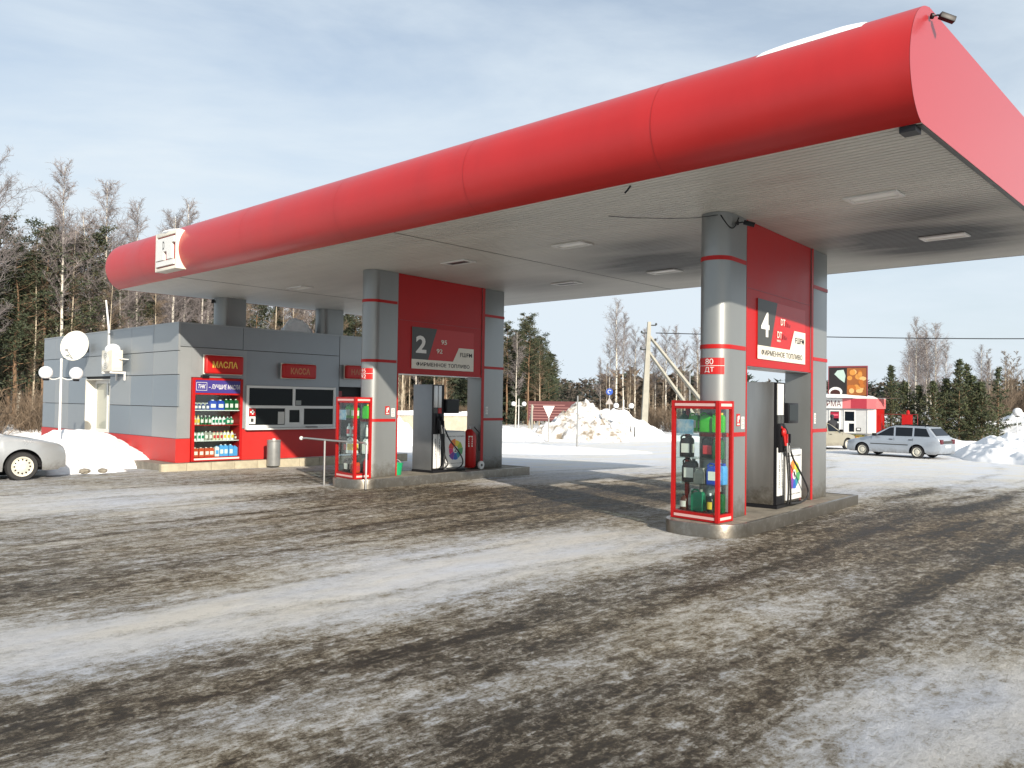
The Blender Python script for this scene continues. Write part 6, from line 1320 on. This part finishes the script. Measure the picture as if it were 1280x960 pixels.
class Kind:
    def __init__(s, name, cat, parts): s.name, s.cat, s.parts, s.first = name, cat, parts, None
    def put(s, az, d, scale, label, group, rz=None, xy=None, zs=1.0):
        if s.first is None:
            o = thing(s.name, label, s.cat)
            for pn, mb, mt in s.parts: mb.build(pn, mt, o)
            s.first = o
        else: o = copy_tree(s.first)
        x, y = xy if xy else polar(az, d)
        o.location = (x, y, gz(x, y)); o.rotation_euler = (0, 0, random.uniform(0, 6.28) if rz is None else rz); o.scale = (scale, scale, scale * zs)
        o['label'] = label; o['group'] = group; return o
def K_birch(seed, H, r0, **k):
    tr, cr = birch(seed, H, r0, **k); return Kind('birch_tree', 'birch', [('trunk', tr, BARK_B), ('crown', cr, TWIG)])
B = [K_birch(1, 15, 0.16), K_birch(2, 14, 0.13, double=True), K_birch(3, 15, 0.12, start=0.45, spread=0.13), K_birch(4, 13, 0.10, start=0.3, spread=0.15, dens=40)]
def K_thin(seed):
    tr, cr = birch(seed, 13, 0.085, start=0.25, spread=0.11, dens=30, up=0.55); return Kind('bare_tree', 'bare tree', [('trunk', tr, BARK_G), ('crown', cr, TWIG_DK)])
TN = [K_thin(21), K_thin(22)]
def K_pine(seed, H, **k):
    tr, cr = pine(seed, H, 0.16, **k); return Kind('pine_tree', 'pine', [('trunk', tr, BARK_P), ('crown', cr, [PINE[0], PINE[1]])])
PN = [K_pine(31, 13, start=0.35, spread=0.19), K_pine(32, 14, start=0.45, spread=0.17), K_pine(33, 12, start=0.2, spread=0.2)]
def K_spr(seed, H, **k):
    tr, cr = spruce(seed, H, 0.12, **k); return Kind('spruce_tree', 'spruce', [('trunk', tr, BARK_P), ('crown', cr, [PINE[2], PINE[0]])])
SPF = [K_spr(41, 11, wide=0.19, sz=0.34, dens=0.75), K_spr(42, 9, wide=0.22, sz=0.34, dens=0.75)]
def K_young(seed, H, **k):
    tr, cr = spruce(seed, H, 0.07, **k); return Kind('young_spruce', 'spruce', [('trunk', tr, BARK_P), ('crown', cr, [PINE[3], PINE[4]])])
SPN = [K_young(51, 5.2, wide=0.36, sz=0.14, dens=1.2, lift=0.30, cl=0.5, nn=15, pw=1.25), K_young(52, 4.1, wide=0.40, sz=0.14, dens=1.5, lift=0.32, cl=0.56, nn=15, pw=1.1), K_young(53, 4.8, wide=0.36, sz=0.14, dens=0.9, lift=0.12, cl=0.45, nn=14, pw=1.2)]

rf = random.Random(77)
def edge(az):   # distance of the wood's edge along each bearing
    return interp([(40, 80), (44, 76), (52, 62), (60, 54), (66, 50), (72, 49), (90, 46)], az)
GL = 'birches along the edge of the wood behind the kiosk'
# the birches one can tell apart at the left
for (az, d, k, s, lab) in ((75.6, 47, 0, 0.93, 'tall bare birch with dense crown at the left edge of the photo'), (72.05, 50, 2, 0.97, 'tall slender white birch rising behind the satellite dish'), (69.75, 52, 1, 1.03, 'twin stemmed white birch behind the end of the red canopy'), (67.9, 54, 2, 0.92, 'straight white birch between the canopy end and the kiosk corner'), (65.9, 53, 3, 0.94, 'leaning thin birch above the kiosk corner'), (65.0, 56, 2, 0.97, 'white birch left of the canopy post on the kiosk roof'), (63.6, 58, 0, 0.9, 'bare birch whose top shows above the fascia emblem'), (77.6, 44, 1, 0.9, 'forked birch with low pale branches at the far left')):
    B[k].put(az, d, s, lab, GL)
for (az, d, k, s_) in ((72.9, 51, 0, 1.03), (71.3, 53, 2, 1.12), (70.4, 52, 1, 0.98), (73.6, 53, 2, 1.02), (74.4, 50, 0, 0.92), (68.9, 55, 1, 0.9), (76.3, 49, 2, 0.95), (71.9, 55, 1, 1.0), (69.4, 54, 2, 0.95), (67.3, 57, 0, 0.9), (75.4, 52, 1, 0.98), (77.8, 48, 0, 0.9)):
    PN[k].put(az, d, s_ * 0.84, 'dark green pine close behind the birches at the left', 'dark pines behind the left birches')
for i in range(52):
    az = rf.uniform(45, 80); k = rf.randrange(4); B[k].put(az, edge(az) + rf.uniform(1, 22), rf.uniform(0.66, 0.93) * (0.8 if az < 55 else 1.0), 'bare white birch standing among the dark pines of the wood', GL)
for i in range(84):
    az = rf.uniform(40.6, 80) if i < 58 else rf.uniform(44, 54); k = rf.randrange(2); TN[k].put(az, edge(az) + rf.uniform(-3, 16), rf.uniform(0.55, 0.95), 'thin bare grey trunked tree in the wood behind the station', 'thin bare trees of the wood')
for i in range(62):
    az = rf.uniform(41.5, 81); k = rf.randrange(3); dd = edge(az) + rf.uniform(3, 26); PN[k].put(az, dd, rf.uniform(0.62, 0.86), 'dark green pine in the wood behind the station', 'pines of the wood behind the station')
for i in range(46):
    az = rf.uniform(42, 81); k = rf.randrange(2); dd = edge(az) + rf.uniform(4, 26); SPF[k].put(az, dd, rf.uniform(0.62, 0.9), 'dark spruce in the wood behind the station', 'spruces of the wood behind the station')
for (az, d, k, s) in ((41.2, 82, 0, 0.85), (42.0, 80, 1, 0.88), (42.8, 84, 0, 0.92), (40.6, 86, 2, 0.8), (43.5, 82, 1, 0.9), (41.6, 88, 2, 0.95)):
    PN[k].put(az, d, s * 0.80, 'dense green pine at the right end of the wood', 'pines at the right end of the wood')
B[3].put(42.9, 74, 0.66, 'pale bare birch in front of the pines right of the kiosk side pump portal', GL)
for i, (az, d, s) in enumerate(((35.9, 86, 0.86), (35.4, 90, 0.80), (36.4, 92, 0.72), (34.6, 95, 0.72), (33.9, 92, 0.70), (33.2, 96, 0.75), (32.5, 94, 0.72), (31.8, 97, 0.75), (31.2, 92, 0.70), (30.4, 96, 0.72), (29.5, 98, 0.7), (37.0, 100, 0.6))):
    B[(0, 2, 3)[i % 3]].put(az, d, s, 'bare pale birch in the copse around the utility pole', 'birches of the copse behind the utility pole')
for i in range(26):
    az = rf.uniform(28, 36.6); TN[i % 2].put(az, rf.uniform(80, 105), rf.uniform(0.35, 0.62), 'thin brown sapling in the copse around the utility pole', 'saplings of the copse behind the utility pole')
for i, (az, d, s) in enumerate(((16.9, 70, 0.60), (16.3, 72, 0.66), (15.8, 70, 0.62), (17.3, 75, 0.55), (15.2, 74, 0.58), (16.6, 78, 0.60), (13.3, 80, 0.5), (12.9, 84, 0.52))):
    B[(0, 3, 1)[i % 3]].put(az, d, s, 'bare birch in the clump behind the small spruces at the right', 'birches of the right hand clump')
for i, (az, d, k, s) in enumerate(((18.3, 57, 0, 0.95), (17.5, 58, 1, 0.95), (16.7, 59, 1, 0.9), (15.9, 57, 1, 0.95), (15.2, 58, 1, 1.0), (14.5, 57.5, 0, 1.02), (13.8, 58, 1, 1.05), (13.3, 58, 1, 0.95), (12.45, 60, 2, 1.02), (14.1, 61, 0, 1.0))):
    SPN[k].put(az, d, s, ('bushy young spruce in the row behind the estate car' if i != 8 else 'open young spruce with snowy gaps at the right end of the row'), 'young spruces behind the estate car')
SHB = [Kind('bare_shrub', 'shrub', [('twigs', shrub(61, 2.6), TWIG_DK)]), Kind('bare_shrub', 'shrub', [('twigs', shrub(62, 2.0, 34), TWIG_DK)])]
for i in range(34):
    az = rf.uniform(69, 80); SHB[i % 2].put(az, edge(az) - rf.uniform(0.5, 4), rf.uniform(0.6, 1.1), 'tangled bare brown shrub at the foot of the left wood', 'bare shrubs along the wood')
for i in range(30):
    az = rf.uniform(44, 66); SHB[i % 2].put(az, edge(az) - rf.uniform(0, 3), rf.uniform(0.6, 1.0), 'tangled bare brown shrub at the foot of the wood behind the kiosk', 'bare shrubs along the wood')
for i in range(22):
    az = rf.uniform(29, 36.5); SHB[i % 2].put(az, rf.uniform(66, 78), rf.uniform(0.6, 1.0), 'tangled brown shrub under the copse by the utility pole', 'shrubs of the copse')
for i in range(14):
    az = rf.uniform(8.5, 12.8); SHB[i % 2].put(az, rf.uniform(70, 84), rf.uniform(1.2, 2.0), 'tall purplish bare shrub on the bank at the far right', 'shrubs on the right hand bank')

# far woods: a mass nobody could count
def far_wood(name, a0, a1, d0, d1, n_, h0, h1, seed, mats, leaf=1.0, per=46):
    rn = random.Random(seed); mb = MB()
    for i in range(n_):
        az = rn.uniform(a0, a1); d = rn.uniform(d0, d1); x, y = polar(az, d); H = rn.uniform(h0, h1); w = H * rn.uniform(0.12, 0.2); mi = rn.randrange(len(mats))
        base = Vector((x, y, -0.7))
        for k in range(per):
            q_ = rn.random() ** 0.8; rr_ = w * (1 - q_) ** 0.7; az2 = rn.uniform(0, 6.28); p = base + Vector((math.cos(az2) * rr_, math.sin(az2) * rr_, H * (0.03 + 0.94 * q_)))
            dd = Vector((math.cos(az2), math.sin(az2), rn.uniform(-.4, .9))).normalized(); wv = dd.cross(Vector((rn.uniform(-1, 1), rn.uniform(-1, 1), 1))).normalized() * H * 0.05 * leaf
            mb.add([p - wv, p + wv, p + dd * H * leaf * rn.uniform(0.10, 0.2)], [(0, 1, 2)], mi)
    o = mb.build(name, mats); tag(o, None, None, kind='stuff'); return o
FAR = [mat('far_conifer', (0.040, 0.055, 0.040), 0.9), mat('far_conifer_brown', (0.085, 0.070, 0.055), 0.9)]
far_wood('far_wood', 5, 42, 330, 420, 900, 9, 14, 1, FAR)
far_wood('deep_wood', 40.5, 83, 84, 112, 560, 6, 9.5, 2, [PINE[0], TWIG_DK, PINE[1]], 0.55, 110)
far_wood('copse_undergrowth', 27, 37, 105, 150, 260, 4, 7.5, 3, [TWIG_DK, FAR[1], FAR[0]])
for i in range(30):
    az = rf.uniform(7.5, 13.2); TN[i % 2].put(az, rf.uniform(84, 110), rf.uniform(0.42, 0.66), 'greyish bare sapling in the thicket at the far right', 'saplings of the thicket at the right')
